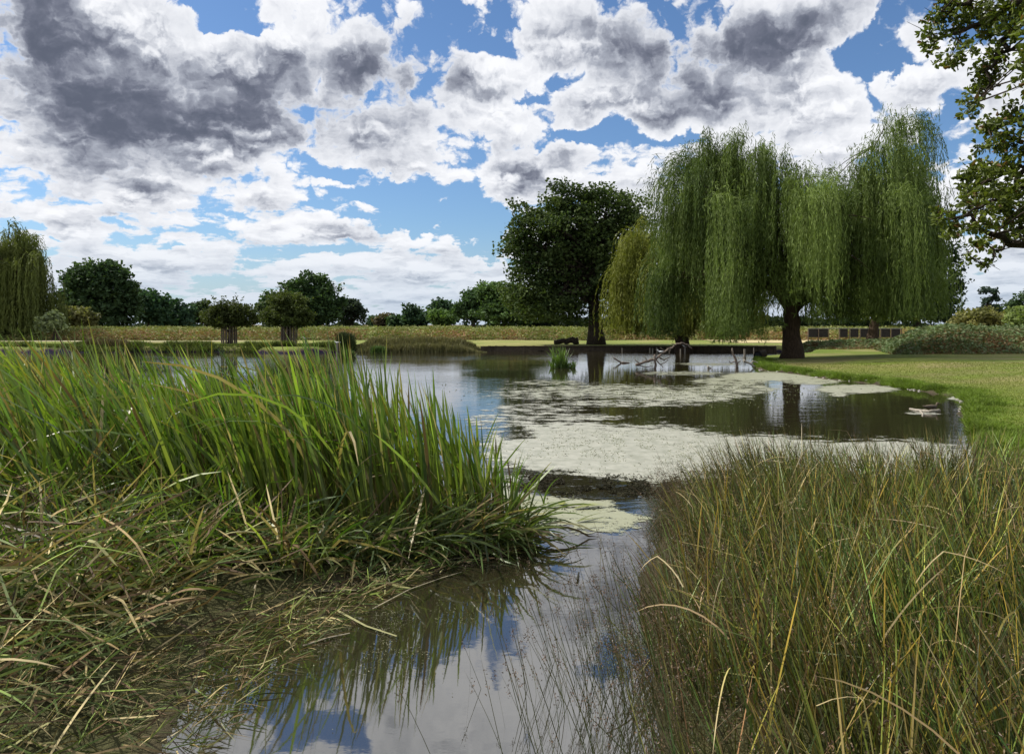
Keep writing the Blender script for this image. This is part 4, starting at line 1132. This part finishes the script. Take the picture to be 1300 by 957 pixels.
def bird(kind, pos, heading, scale, label, mat, mat2, standing=True):
    """body lofted from tail to bill as one surface"""
    prof = [(-.50, .10, .010), (-.36, .08, .030), (-.20, .06, .075), (-.02, .05, .105), (.14, .06, .095), (.24, .11, .055), (.28, .18, .042), (.30, .235, .050), (.35, .25, .042), (.40, .245, .016), (.47, .235, .008)] if standing else \
           [(-.48, .14, .012), (-.36, .10, .045), (-.20, .08, .095), (0, .07, .125), (.16, .08, .105), (.24, .13, .055), (.25, .20, .045), (.28, .235, .055), (.33, .235, .045), (.39, .225, .02), (.45, .215, .012)]
    ca, sa = math.cos(heading), math.sin(heading)
    P = []; 
    for (a, z, r) in prof: P.append((a, 0, z))
    V, Q = tube(P, [p[2] for p in prof], 10)
    leg = .12 if standing else 0
    def tr(V): 
        V = np.array(V) * scale; V[:, 2] += leg * scale
        return np.stack([V[:, 0] * ca - V[:, 1] * sa, V[:, 0] * sa + V[:, 1] * ca, V[:, 2]], 1) + pos
    root = empty(kind, pos); tag(root, label, 'bird')
    mk('body', tr(V), Q, mat, parent=root, smooth=True)
    for s in (-1, 1):
        V, Q = tube([(.12, s * .085, .085), (0, s * .115, .09), (-.2, s * .085, .095), (-.45, s * .02, .115)], [.03, .06, .05, .008], 8)
        mk('wing', tr(V), Q, mat2, parent=root, smooth=True)
        if standing:
            V, Q = tube([(.0, s * .04, -.12), (.0, s * .04, .0)], [.010, .012], 6); mk('leg', tr(V), Q, M_dead, parent=root)
    return root

def post(px, ytop, ybot, r, label, lean=0, mat=None, group='old posts standing in the pond'):
    b = gp(px, ybot); Y = b[1]; t = at(px + lean, ytop, Y)
    V, Q = tube([b - [0, 0, .4], (b + t) / 2, t], [r, r * .95, r * .9], 8, .05, int(px))
    o = mk('post', V, Q, mat or M_post, origin=b); tag(o, label, 'post', group); return t

def build_things():
    # dead branch with stake
    c = gp(831, 468); Y = c[1]
    root = empty('fallen_branch', c); tag(root, 'long bleached dead branch arching out of the pond in front of the yellow willow', 'branch')
    def p(x, y, dy=0): return at(x, y, Y + dy)
    B = Bag()
    B.add(*stick([p(807, 463), p(820, 458.5), p(832, 456), p(840, 449), p(850, 443), p(860, 437), p(866, 435.5), p(873, 438), p(879, 443)], .065, .022, seed=1))
    B.build('limb', M_palewood if False else M_dead, root, smooth=True)
    B = Bag(); B.add(*stick([p(831.5, 472), p(831.5, 450)], .065, .05, seed=2)); B.build('stub', M_dead, root, smooth=True)
    for k, (pts, r) in enumerate([([p(832, 456), p(838, 463), p(844, 460), p(849, 456)], .03), ([p(836, 453), p(843, 457), p(852, 452)], .04), ([p(812, 461), p(806, 457)], .04), ([p(850, 443), p(849.5, 451)], .05),
                                 ([p(822, 458), p(818, 452)], .03), ([p(858, 438), p(852, 436)], .03), ([p(838, 462), p(842, 467)], .03), ([p(845, 447), p(838, 441)], .025), ([p(807, 463), p(818, 466), p(829, 465)], .035)]):
        B = Bag(); B.add(*stick(pts, r, r * .4, 6, seed=k)); B.build('twig', M_dead, root, smooth=True)
    # second branch
    c = gp(790, 461); Y2 = c[1]
    def p2(x, y): return at(x, y, Y2)
    B = Bag(); B.add(*stick([p2(778.5, 454), p2(783, 456.5), p2(789, 461), p2(791, 462.5)], .03, .06, seed=4)); B.add(*stick([p2(789, 461), p2(795, 460.2), p2(800, 461)], .05, .03, seed=5))
    tag(B.build('driftwood', M_dead, origin=c, smooth=True), 'short dark forked driftwood left of the long dead branch', 'branch')
    # snag beside the big willow
    c = gp(935, 467); Y3 = c[1]
    def p3(x, y, d=0): return at(x, y, Y3 + d)
    B = Bag(); B.add(*stick([p3(929.5, 442), p3(930, 448), p3(933, 454), p3(935, 460), p3(936, 468)], .03, .07, seed=6)); B.add(*stick([p3(934, 458), p3(928, 461), p3(925, 458)], .03, .015, seed=7)); B.add(*stick([p3(935, 463), p3(940, 458)], .04, .02, seed=8))
    tag(B.build('dead_snag', M_dead, origin=c, smooth=True), 'crooked brown dead stem rising from the water by the willow bank', 'branch')
    B = Bag(); B.add(*stick([p3(944, 457), p3(950, 461), p3(960, 466)], .055, .03, seed=9)); B.add(*stick([p3(952, 462), p3(956, 458.5), p3(962, 460)], .035, .02, seed=10))
    tag(B.build('driftwood', M_palewood, origin=p3(950, 463), smooth=True), 'bleached white branch lying in the water beside the hollow log end', 'branch')
    B = Bag(); B.add(*stick([at(898, 465, 36), at(903, 469.5, 36)], .05, .03, seed=11)); B.add(*stick([at(900, 467, 36), at(905, 466, 36)], .03, .015, seed=12))
    tag(B.build('driftwood', M_palewood, origin=at(900, 467, 36), smooth=True), 'tiny white stick poking out of the water left of the brown snag', 'branch')
    # hollow log at the willow bank
    c = gp(962, 458.5); Yl = c[1]; r = 5.5 * Yl / F
    ctr = np.array([c[0], Yl, .30])
    V, Q = tube([ctr + [0, .0, 0], ctr + [.25, .5, .02], ctr + [.8, 1.5, .05]], [r, r * 1.02, r * .95], 16, .05, 3, cap=False)
    V2, Q2 = tube([ctr + [.7, 1.4, .05], ctr + [.25, .5, .02], ctr + [0, .0, 0]], [r * .7, r * .72, r * .78], 16, .04, 4, cap=False)
    root = empty('hollow_log', ctr); tag(root, 'hollow dark log end facing the pond at the foot of the huge willow', 'log')
    mk('log_shell', V, Q, M_bark2, parent=root, smooth=True)
    i = np.arange(16); n0 = len(V2) - 16
    ringV = np.concatenate([V[:16], V2[n0:]]); q = np.stack([i, (i + 1) % 16, 16 + (i + 1) % 16, 16 + i], 1)
    V2, Q2 = tube([ctr + [.7, 1.4, .05], ctr + [.25, .5, .02], ctr + [0, .0, 0]], [r * .7, r * .72, r * .78], 16, .04, 4)
    mk('hollow', V2, Q2, M_shade, parent=root)  # closed plug in the log mouth, its black painting the shade inside
    # fallen log lying on the far bank
    Yg = 62.5; g = float(height(np.array([5.]), np.array([Yg]))[0])
    a = at(704, 434, Yg); b = at(734, 434, Yg)
    B = Bag(); B.add(*stick([[a[0], Yg, g + .16], [(a[0] + b[0]) / 2, Yg + .2, g + .24], [b[0], Yg, g + .30]], .16, .28, 10, seed=13))
    tag(B.build('fallen_log', M_bark, origin=[a[0], Yg, g], smooth=True), 'dark fallen log lying on the far bank left of the oak trunk', 'log')
    # posts and birds
    t1 = post(388, 431, 452, .055, 'slim post with a white gull on top, right of the caged hawthorns')
    bird('gull', t1, math.pi, .42, 'small white gull perched on the slim post right of the hawthorns', M_white, M_greyf)
    t2 = post(428, 436.5, 458, .07, 'pale thicker post with a resting gull beside the far rush clump')
    bird('gull', t2, math.pi * .95, .42, 'small pale gull resting on the thicker post beside the rushes', M_white, M_white)
    post(379, 440, 451, .03, 'thin stick standing left of the slim gull post')
    t3 = post(869.5, 441, 448, .07, 'stout post with a gull beyond the tip of the long dead branch')
    bird('gull', t3, math.pi, .45, 'white gull on the stout post beyond the tip of the dead branch', M_white, M_greyf)
    for px, yt, lab in ((825, 441.5, 'leftmost of the three thin stakes behind the dead branch'), (828.5, 442, 'middle one of the three thin stakes behind the dead branch'), (834.5, 441, 'leaning right hand one of the three thin stakes behind the dead branch')):
        post(px, yt, 447.5, .05, lab, lean=-1 if px > 830 else 0, mat=M_palewood)
    post(790, 442, 446.8, .04, 'short pale stake at the far wall right of the oak')
    post(945.5, 443, 453, .08, 'dark post standing between the snag and the hollow log')
    post(957, 441, 450, .04, 'thin grey stake just left of the hollow log')
    post(864, 443, 449.5, .05, 'short stake left of the stout gull post')
    q = at(838.5, 448.5, Y)
    bird('gull', q, math.pi * 1.1, .42, 'white gull standing on the middle of the long dead branch', M_white, M_white)
    q = at(849.5, 443.2, Y)
    bird('starling', q, 0, .26, 'small reddish brown bird on the upper dead branch', M_mallard, M_mallard)
    bird('duck', gp(380, 452) + [0, 0, -.03], 2.8, .42, 'small dark duck swimming below the right hawthorn cage', M_greyf, M_greyf, standing=False)
    bird('duck', gp(722, 463) + [0, 0, -.03], .3, .42, 'dark duck swimming at the right of the lone reed tuft', M_greyf, M_greyf, standing=False)
    # floating log and resting duck by the right shore
    def p4(x, y, z=0):
        q = gp(x, y); q[2] = z; return q
    B = Bag(); B.add(*stick([p4(1155, 519, .0), p4(1166, 522, .02), p4(1180, 524, .03), p4(1192, 522.5, .02)], .022, .045, 8, seed=14)); B.add(*stick([p4(1168, 522, .02), p4(1172, 526, .01), p4(1170, 529, -.02)], .03, .015, seed=15))
    tag(B.build('floating_log', M_palewood, origin=p4(1175, 523), smooth=True), 'pale log afloat near the right shore with a duck on it', 'log')
    bird('duck', p4(1183, 521.5, .055), .15, .50, 'brown duck resting on the pale floating log', M_mallard, M_greyf, standing=False)
    # stones on the right shore
    rs = np.random.RandomState(5)
    srcs = []
    for k in range(3):
        a = np.linspace(-1, 1, 6); rr = np.sqrt(np.clip(1 - a ** 2, .04, 1))
        V, Q = tube(np.stack([a, 0 * a, 0 * a], 1), rr, 8, .18, k); V = V * np.array([1, .7, .4])
        srcs.append(V); 
    meshes = []
    cnt = 0
    for k in range(46):
        s = rs.uniform(39.5, 49.5); i = int(s); f = s - i
        q = PP[i] * (1 - f) + PP[i + 1] * f + rs.normal(size=2) * .10
        sz = rs.uniform(.025, .075)
        if cnt < 3:
            o = mk('stone', srcs[cnt], Q, M_stone, smooth=True); meshes.append(o)
        else:
            o = meshes[cnt % 3].copy(); COL.objects.link(o)
        o.location = (q[0], q[1], max(float(height(np.array([q[0]]), np.array([q[1]]))[0]), 0) + sz * .15); o.scale = (sz, sz, sz); o.rotation_euler = (0, 0, rs.rand() * 6)
        tag(o, 'small pale stone on the muddy edge of the right lawn', 'stone', 'stones along the right shore'); cnt += 1
    # floating stalks in the near water
    def fl(name, pts, w, c, label, mat=M_litter):
        P = np.array([gp(x, y) for x, y in pts]); P[:, 2] = .014
        V, Q = tube(np.repeat(P, 1, 0), np.linspace(w, w * .6, len(P)), 6)
        V[:, 2] = .014 + (V[:, 2] - .014) * .45
        tag(mk(name, V, Q, mat, C=np.tile(np.array(c), (len(V), 1)), origin=P[0]), label, 'reed stalk', 'loose reed stalks afloat in the near water')
    fl('reed_stalk', [(430, 778), (465, 797), (504, 810)], .011, (.30, .29, .14), 'thick straight greenish stalk lying on the dark water below the reeds')
    fl('reed_stalk', [(473, 775), (520, 750), (562, 735), (586, 728)], .006, (.34, .30, .20), 'long thin curved stalk floating below the reeds')
    fl('reed_stalk', [(385, 822), (415, 812), (444, 806)], .008, (.38, .33, .24), 'pale straight stalk floating by the lower left shore')
    fl('reed_stalk', [(514, 726), (560, 714), (640, 700), (652, 703)], .008, (.36, .33, .22), 'pale stalk along the foot of the reeds')
    fl('reed_stalk', [(448, 700), (500, 712), (545, 722)], .010, (.26, .30, .12), 'green stalk trailing into the water from the reeds')
    fl('reed_stalk', [(668, 684), (690, 681), (716, 679)], .010, (.17, .09, .04), 'reddish brown stalk end pointing right from the tip of the reeds')
    fl('reed_stalk', [(715, 688), (700, 684), (676, 690)], .008, (.08, .05, .03), 'dark sodden stalk just below the tip of the reeds')
    fl('reed_stalk', [(733, 738), (735, 728)], .010, (.03, .03, .02), 'short dark stick in the open blue water')
    fl('reed_stalk', [(350, 752), (420, 752), (452, 751)], .006, (.32, .30, .18), 'thin straight stalk lying level on the mud beside the water')
    def lf(px, py, L, w, az, c, label, curve=.3):
        b = gp(px, py); b[2] = .02
        rs = np.random.RandomState(int(px)); n = 3
        V, Q, tv = blades(np.tile(b, (n, 1)) + rs.normal(size=(n, 3)) * .01 * np.array([1, 1, 0]), az + rs.normal(size=n) * .35, np.full(n, 1.35), L * rs.uniform(.6, 1.1, n), np.full(n, w), np.full(n, curve), 5, rs=rs, face=np.zeros(n) + .1, floor=.012)
        tag(mk('water_leaf', V, Q, M_litter, C=blade_cols(c, c, tv, .2, rs), origin=b), label, 'leaf', 'loose leaves afloat on the scum')
    lf(731, 647, .36, .05, 1.25, (.20, .22, .07), 'broad yellow green leaf afloat below the dark weed')
    lf(711, 642, .12, .06, 0.2, (.20, .21, .06), 'small upright yellow leaf left of the broad one')
    lf(733, 664, .40, .035, 1.4, (.16, .18, .07), 'narrow curled leaf afloat, lowest on the scum')
    lf(676, 655, .22, .05, 1.5, (.28, .26, .08), 'yellow leaf touching the right edge of the reeds')
    lf(696, 646, .18, .04, 1.2, (.15, .19, .06), 'small green leaf afloat beside the lone sprouts')
    # single reed sprouts right of the bed
    for k, (px, py, hs, lab) in enumerate([(691, 640, (.42, .30, .2, .25), 'lone green reed sprout rising from the scum, rightmost of the two'), (670, 634, (.55, .5, .2), 'thin bent reed sprout between the bed and the lone sprout')]):
        b = gp(px, py); rs = np.random.RandomState(300 + k); n = len(hs)
        V, Q, tv = blades(np.tile(b - [0, 0, .03], (n, 1)) + rs.normal(size=(n, 3)) * .015, np.where(rs.rand(n) < .5, -1.5, 1.5), rs.uniform(.0, .25, n), np.array(hs), np.full(n, .016), rs.uniform(.2, 2.0, n), 8, rs=rs, pw=2)
        tag(mk('reed_sprout', V, Q, M_reed, C=blade_cols((.10, .15, .03), (.10, .18, .02), tv, .2, rs), origin=b), lab, 'plant')
build_things()

# ------------------------------------------------------------ timber edging and fence
def build_walls():
    pts = [W(612, 446.6), W(625, 446), W(700, 445.6), W(760, 445.3), W(860, 446), W(940, 446), (19.5, 58.5)]
    root = empty('timber_edging', (pts[0][0], pts[0][1], 0)); tag(root, 'dark wet timber edging holding up the far bank below the oak', 'retaining wall')
    P = np.array(pts); L = np.concatenate([[0], np.cumsum(np.hypot(*np.diff(P, axis=0).T))])
    s = np.arange(0, L[-1], .22); X = np.interp(s, L, P[:, 0]); Yv = np.interp(s, L, P[:, 1])
    B = Bag(); rs = np.random.RandomState(3)
    for x, y in zip(X, Yv):
        B.add(*box((x, y - .16 + rs.normal() * .01, .08 + rs.normal() * .01), .105, .04, .33, rs.normal() * .03))
    B.build('boards', M_timber, root)
    B = Bag(); cap = np.stack([np.interp(np.linspace(0, L[-1], 40), L, P[:, 0]), np.interp(np.linspace(0, L[-1], 40), L, P[:, 1]) - .24, np.full(40, .36)], 1)
    B.add(*tube(cap, np.full(40, .045), 6)); B.build('waling', M_timber, root)
    # fence behind the willow
    root = empty('fence', at(1026, 433, 76) * np.array([1, 1, 0]) + [0, 0, .4]); tag(root, 'low fence with pale rail and posts behind the huge willow trunk, dark panels standing in for tree shade', 'fence')
    Yf = 76; x0 = at(1026, 0, Yf)[0]; x1 = at(1145, 0, Yf)[0]; zt = 1.62
    V, Q = tube([(x0, Yf, zt), (x1, Yf, zt)], [.03, .03], 6); mk('rail', V, Q, M_rail, parent=root)
    for x in np.arange(x0, x1 + .1, 1.0):
        V, Q = box((x, Yf, 1.0), .035, .035, .62); mk('post', V, Q, M_guard, parent=root)
    rs = np.random.RandomState(8)
    k = 0
    for x in np.arange(x0 + .5, x1, 1.0):
        k += 1
        if k in (3,): continue
        wd = rs.uniform(.34, .46)
        V, Q = box((x + rs.uniform(-.03, .03), Yf + .06, 1.18), wd, .02, .41); mk('shade_panel', V, Q, M_shade, parent=root)  # dark boards added to stand for the darkness under the trees
    # sunlit dry sandy ground behind the willow
    V = []; xs = np.linspace(19, 46, 24)
    for yy in (66, 70, 74, 79, 84):
        V.append(np.stack([xs, yy + .6 * np.sin(xs), height(xs, np.full(24, float(yy))) + .03], 1))
    V = np.stack(V, 1); idx = np.arange(24 * 5).reshape(24, 5)
    Q = np.stack([idx[:-1, :-1], idx[1:, :-1], idx[1:, 1:], idx[:-1, 1:]], -1).reshape(-1, 4)
    m = roughmat('dry_grass', (.38, .31, .15), (.52, .44, .24), 1.5, .3, .95)
    tag(mk('path', V.reshape(-1, 3), Q, m, smooth=True), kind='structure')
build_walls()

# ------------------------------------------------------------ sky
def build_world():
    w = bpy.data.worlds.new('World'); scene.world = w; w.use_nodes = True
    nt = w.node_tree
    for n in list(nt.nodes): nt.nodes.remove(n)
    N = nt.nodes.new; L = nt.links.new
    out = N('ShaderNodeOutputWorld'); bg = N('ShaderNodeBackground'); L(bg.outputs[0], out.inputs[0])
    S = .10
    bg.inputs['Strength'].default_value = S
    def m(op, a, b=None, c=None, clamp=False):
        n = N('ShaderNodeMath'); n.operation = op; n.use_clamp = clamp
        for i, v in enumerate((a, b, c)):
            if v is None: continue
            if isinstance(v, (int, float)): n.inputs[i].default_value = v
            else: L(v, n.inputs[i])
        return n.outputs[0]
    def vm(op, a, b=None, sc=None):
        n = N('ShaderNodeVectorMath'); n.operation = op
        for i, v in enumerate((a, b)):
            if v is None: continue
            if isinstance(v, tuple): n.inputs[i].default_value = v
            else: L(v, n.inputs[i])
        if sc is not None:
            if isinstance(sc, (int, float)): n.inputs['Scale'].default_value = sc
            else: L(sc, n.inputs['Scale'])
        return n
    def smooth(x, a, b, lo=0., hi=1.):
        n = N('ShaderNodeMapRange'); n.interpolation_type = 'SMOOTHSTEP'
        n.inputs[1].default_value = a; n.inputs[2].default_value = b; n.inputs[3].default_value = lo; n.inputs[4].default_value = hi
        L(x, n.inputs[0]); return n.outputs[0]
    def noise(vec, scale, detail, rough=.55, off=None):
        n = N('ShaderNodeTexNoise'); n.inputs['Scale'].default_value = scale; n.inputs['Detail'].default_value = detail; n.inputs['Roughness'].default_value = rough
        L(vec, n.inputs['Vector']); return n
    sky = N('ShaderNodeTexSky'); sky.sky_type = 'NISHITA'; sky.sun_disc = False
    sky.sun_elevation = rad(SUN_EL); sky.sun_rotation = rad(SUN_AZ); sky.air_density = 1.0; sky.dust_density = .6; sky.ozone_density = 2.0; sky.altitude = 0
    tc = N('ShaderNodeTexCoord')
    d = vm('NORMALIZE', tc.outputs['Generated']).outputs[0]
    sx = N('ShaderNodeSeparateXYZ'); L(d, sx.inputs[0])
    X, Yc, Z = sx.outputs
    az = m('ARCTAN2', X, Yc); Za = m('ABSOLUTE', Z); el = m('ARCSINE', Za)
    # plane through the cloud layer
    inv = m('DIVIDE', 1.0, m('ADD', Za, .075))
    cp = N('ShaderNodeCombineXYZ'); L(m('MULTIPLY', X, inv), cp.inputs[0]); L(m('MULTIPLY', Yc, inv), cp.inputs[1])
    plane = cp.outputs[0]
    inv2 = m('DIVIDE', 1.0, m('ADD', Za, .075 + .018))
    cp2 = N('ShaderNodeCombineXYZ'); L(m('MULTIPLY', X, inv2), cp2.inputs[0]); L(m('MULTIPLY', Yc, inv2), cp2.inputs[1])
    plane2 = cp2.outputs[0]
    # warped angular coordinates for the large cloud masses
    n1 = noise(d, 7.0, 3); n2 = noise(d, 26.0, 5, .6)
    uv = N('ShaderNodeCombineXYZ'); L(az, uv.inputs[0]); L(el, uv.inputs[1])
    w1 = vm('SCALE', vm('SUBTRACT', n1.outputs['Color'], (.5, .5, .5)).outputs[0], sc=.11).outputs[0]
    w2 = vm('SCALE', vm('SUBTRACT', n2.outputs['Color'], (.5, .5, .5)).outputs[0], sc=.045).outputs[0]
    uvw = vm('ADD', vm('ADD', uv.outputs[0], w1).outputs[0], vm('MULTIPLY', w2, (1, 1, 0)).outputs[0]).outputs[0]
    fl = vm('MULTIPLY', uvw, (1, 1, 0)).outputs[0]
    prev = [None]
    def blob(px, py, rx, ry, wgt, tilt=0, soft=-.15):
        u = (px - 650) / F; v = (HY - py) / F
        a = math.atan(u); e = math.atan(v / math.sqrt(1 + u * u))
        mp = N('ShaderNodeMapping'); mp.vector_type = 'TEXTURE'
        mp.inputs['Location'].default_value = (a, e, 0); mp.inputs['Rotation'].default_value = (0, 0, rad(tilt)); mp.inputs['Scale'].default_value = (rx / F * math.cos(a) ** 2, ry / F * math.cos(a), 1)
        if prev[0] is None: L(fl, mp.inputs['Vector'])
        else:           # chain the blobs so that they are evaluated one after another
            ch = N('ShaderNodeVectorMath'); ch.operation = 'MULTIPLY_ADD'; L(prev[0], ch.inputs[0]); ch.inputs[1].default_value = (1e-7, 1e-7, 1e-7); L(fl, ch.inputs[2])
            L(ch.outputs[0], mp.inputs['Vector'])
        ln = vm('LENGTH', mp.outputs[0]).outputs['Value']
        return smooth(ln, 1.35, soft, 0., wgt)
    def total(lst):
        acc = None
        for b in lst:
            v = blob(*b); acc = v if acc is None else m('ADD', acc, v)
            prev[0] = acc
        return acc
    holes = total([(285, 10, 70, 26, 1), (335, 30, 22, 22, .8), (610, 48, 42, 26, .9, -30), (700, 112, 60, 20, .9, 15), (655, 130, 28, 12, .6), (770, 184, 90, 16, 1, -6), (870, 182, 50, 10, .7),
                   (1075, 82, 40, 18, .9, 20), (1140, 98, 45, 12, .8, 0), (1205, 150, 45, 40, .9, 30), (1190, 195, 26, 20, .7), (520, 250, 100, 28, 1.2, -20), (600, 275, 60, 30, 1.2), (440, 215, 50, 10, .8), (560, 300, 70, 14, .8, 0),
                   (625, 315, 26, 14, .8), (30, 290, 45, 10, .8), (210, 316, 60, 8, .6), (150, 287, 30, 8, .5), (1120, 40, 24, 8, .5), (500, 275, 90, 18, .8), (650, 10, 26, 12, .5),
                   (230, -15, 90, 24, .9), (420, -110, 90, 24, .8), (1250, 215, 30, 12, .5), (420, 320, 60, 7, .6), (80, 312, 50, 6, .6)])
    fills = total([(290, 172, 230, 36, .8), (130, 235, 160, 26, .5), (850, 130, 120, 50, .5), (640, -70, 260, 50, .9), (480, -40, 120, 40, .6), (20, 30, 120, 70, .9), (100, 200, 160, 40, .5), (260, 180, 200, 40, .5), (1000, 60, 120, 50, .6), (465, 218, 70, 15, 1, 12), (500, 297, 95, 10, .9, 2), (440, 285, 80, 16, .9), (600, 296, 10, 8, .8), (610, 110, 60, 50, 1), (680, 60, 40, 40, .8), (740, 140, 60, 18, .9, 20), (830, 150, 120, 26, 1), (380, 100, 200, 60, .6), (680, 215, 80, 28, 1),
                   (1170, 55, 40, 22, .8), (900, 60, 200, 60, .6), (150, 60, 200, 90, .6), (640, 330, 60, 24, .5), (560, 345, 120, 14, .5), (1010, 120, 60, 30, .8)])
    darks = total([(150, 218, 190, 26, .4), (230, 290, 200, 16, .35), (50, 90, 210, 90, 1.1, -8), (230, 135, 230, 62, 1.05, -4), (480, 112, 125, 72, 1.1, 0), (380, 150, 160, 28, .8), (520, 90, 60, 55, .7), (330, 95, 70, 45, .6), (40, 20, 110, 40, .8),
                   (760, 25, 150, 48, 1.0, -8), (940, 55, 180, 62, 1.0, 0), (885, 115, 100, 55, .95), (1000, 20, 110, 30, .7), (950, 130, 70, 22, .7), (675, 218, 66, 18, .9), (640, 225, 30, 12, .5),
                   (70, 245, 100, 20, .65), (190, 225, 60, 12, .5), (340, 250, 70, 12, .7), (150, 275, 120, 10, .5), (440, 303, 60, 8, .6), (330, 300, 60, 7, .4), (570, 95, 40, 60, .6), (560, 338, 24, 6, .4), (340, 228, 60, 8, .3), (100, 190, 140, 16, .5)])
    bright = total([(700, -70, 200, 90, 1), (560, -40, 110, 50, .6), (830, -140, 160, 70, .8), (640, 90, 60, 50, .4)])
    f1 = noise(plane, 1.25, 9, .58).outputs['Fac']; f2 = noise(plane2, 1.25, 9, .58).outputs['Fac']
    # puffy structure: cell noise in coordinates that flatten towards the horizon
    wq = vm('SCALE', vm('SUBTRACT', n2.outputs['Color'], (.5, .5, .5)).outputs[0], sc=.05).outputs[0]
    def puff(dv):
        q = N('ShaderNodeCombineXYZ'); L(az, q.inputs[0])
        L(m('MULTIPLY', m('LOGARITHM', m('ADD', el, .05 + dv), math.e), .42), q.inputs[1])
        qq = vm('ADD', q.outputs[0], wq).outputs[0]
        vo = N('ShaderNodeTexVoronoi'); vo.voronoi_dimensions = '2D'; vo.feature = 'F1'
        vo.inputs['Scale'].default_value = 9.0; vo.inputs['Detail'].default_value = 4.0; vo.inputs['Roughness'].default_value = .62; vo.inputs['Lacunarity'].default_value = 2.1
        vo.normalize = True
        L(qq, vo.inputs['Vector'])
        return m('SUBTRACT', 1.0, vo.outputs['Distance'])
    pf = puff(0.0); pf2 = puff(.009)
    fd = noise(d, 9.0, 8, .6).outputs['Fac']
    hz = smooth(el, .0, .16, 1., 0.)        # low clouds overlap in perspective
    C = m('ADD', m('MULTIPLY', m('SUBTRACT', f1, .5), 1.4), .72)
    C = m('ADD', C, m('MULTIPLY', m('SUBTRACT', pf, .80), 2.4))
    C = m('ADD', C, m('MULTIPLY', m('SUBTRACT', fd, .5), .5))
    C = m('SUBTRACT', C, m('MULTIPLY', holes, .68)); C = m('ADD', C, m('MULTIPLY', m('MINIMUM', fills, 1.1), .45)); C = m('ADD', C, m('MULTIPLY', hz, .14))
    alpha = smooth(C, .23, .45)
    # shade: thick parts are grey, edges and tops bright
    e = m('MULTIPLY', m('SUBTRACT', pf, pf2), 3.0)
    e2 = m('MULTIPLY', m('SUBTRACT', f1, f2), 2.4)
    sh = m('ADD', m('MULTIPLY', m('MINIMUM', darks, 1.3), .76), m('MULTIPLY', m('SUBTRACT', fd, .5), .55))
    sh = m('ADD', sh, .36); sh = m('SUBTRACT', sh, m('MULTIPLY', bright, .5))
    sh = m('SUBTRACT', sh, m('MULTIPLY', m('SUBTRACT', pf, .80), .85))
    sh = m('SUBTRACT', sh, m('ADD', e, e2))
    rim = smooth(C, .25, .95)
    shade = smooth(m('MULTIPLY', sh, m('ADD', m('MULTIPLY', rim, .8), .2)), -.12, 1.50)
    cr = N('ShaderNodeValToRGB'); r = cr.color_ramp
    k = 1 / S
    r.elements[0].position = 0; r.elements[0].color = (.86 , .87, .90, 1)
    r.elements[1].position = 1; r.elements[1].color = (.105, .12, .165, 1)
    for pos, c in ((.22, (.66, .68, .73)), (.5, (.36, .385, .45)), (.8, (.165, .18, .235))):
        e_ = r.elements.new(pos); e_.color = (*c, 1)
    L(shade, cr.inputs[0])
    hazec = N('ShaderNodeMix'); hazec.data_type = 'RGBA'; L(smooth(el, .0, .14, .25, 0.), hazec.inputs[0]); L(cr.outputs[0], hazec.inputs[6]); hazec.inputs[7].default_value = (.52, .60, .70, 1)
    cl = vm('SCALE', hazec.outputs[2], sc=k).outputs[0]
    skyc = vm('MULTIPLY', sky.outputs[0], (.70, .88, 1.08)).outputs[0]
    mx = N('ShaderNodeMix'); mx.data_type = 'RGBA'; L(alpha, mx.inputs[0]); L(skyc, mx.inputs[6]); L(cl, mx.inputs[7])
    air = N('ShaderNodeMix'); air.data_type = 'RGBA'; L(smooth(el, -.02, .13, .62, 0.), air.inputs[0]); L(mx.outputs[2], air.inputs[6]); air.inputs[7].default_value = (.42 * k, .52 * k, .64 * k, 1)
    L(air.outputs[2], bg.inputs['Color'])
    w.cycles.sampling_method = 'MANUAL'; w.cycles.sample_map_resolution = 512
build_world()

# ------------------------------------------------------------ sun and camera
sd = bpy.data.lights.new('sun', 'SUN'); sd.energy = 5.0; sd.angle = rad(.53); sd.color = (1.0, .95, .86)
so = bpy.data.objects.new('sun', sd); COL.objects.link(so)
a = rad(SUN_AZ); e = rad(SUN_EL)
sv = Vector((math.sin(a) * math.cos(e), math.cos(a) * math.cos(e), math.sin(e)))
so.rotation_euler = sv.to_track_quat('Z', 'Y').to_euler(); so.location = (0, 0, 40)

cd = bpy.data.cameras.new('camera'); cam = bpy.data.objects.new('camera', cd); COL.objects.link(cam)
cam.location = (0, 0, CAMH); cam.rotation_euler = (rad(90), 0, 0)
cd.sensor_width = 36; cd.sensor_fit = 'HORIZONTAL'; cd.lens = 36 * F / 1300
cd.shift_y = -(478.5 - HY) / 1300
cd.clip_start = .05; cd.clip_end = 8000
scene.camera = cam
scene.render.resolution_x = 1024; scene.render.resolution_y = 753
v = scene.view_settings
v.view_transform = 'Standard'; v.look = 'None'; v.gamma = 1; v.exposure = .2; v.use_curve_mapping = False
scene.cycles.max_bounces = 8; scene.cycles.transparent_max_bounces = 8
scene.cycles.diffuse_bounces = 3; scene.cycles.glossy_bounces = 3; scene.cycles.transmission_bounces = 3
scene.cycles.caustics_reflective = False; scene.cycles.caustics_refractive = False
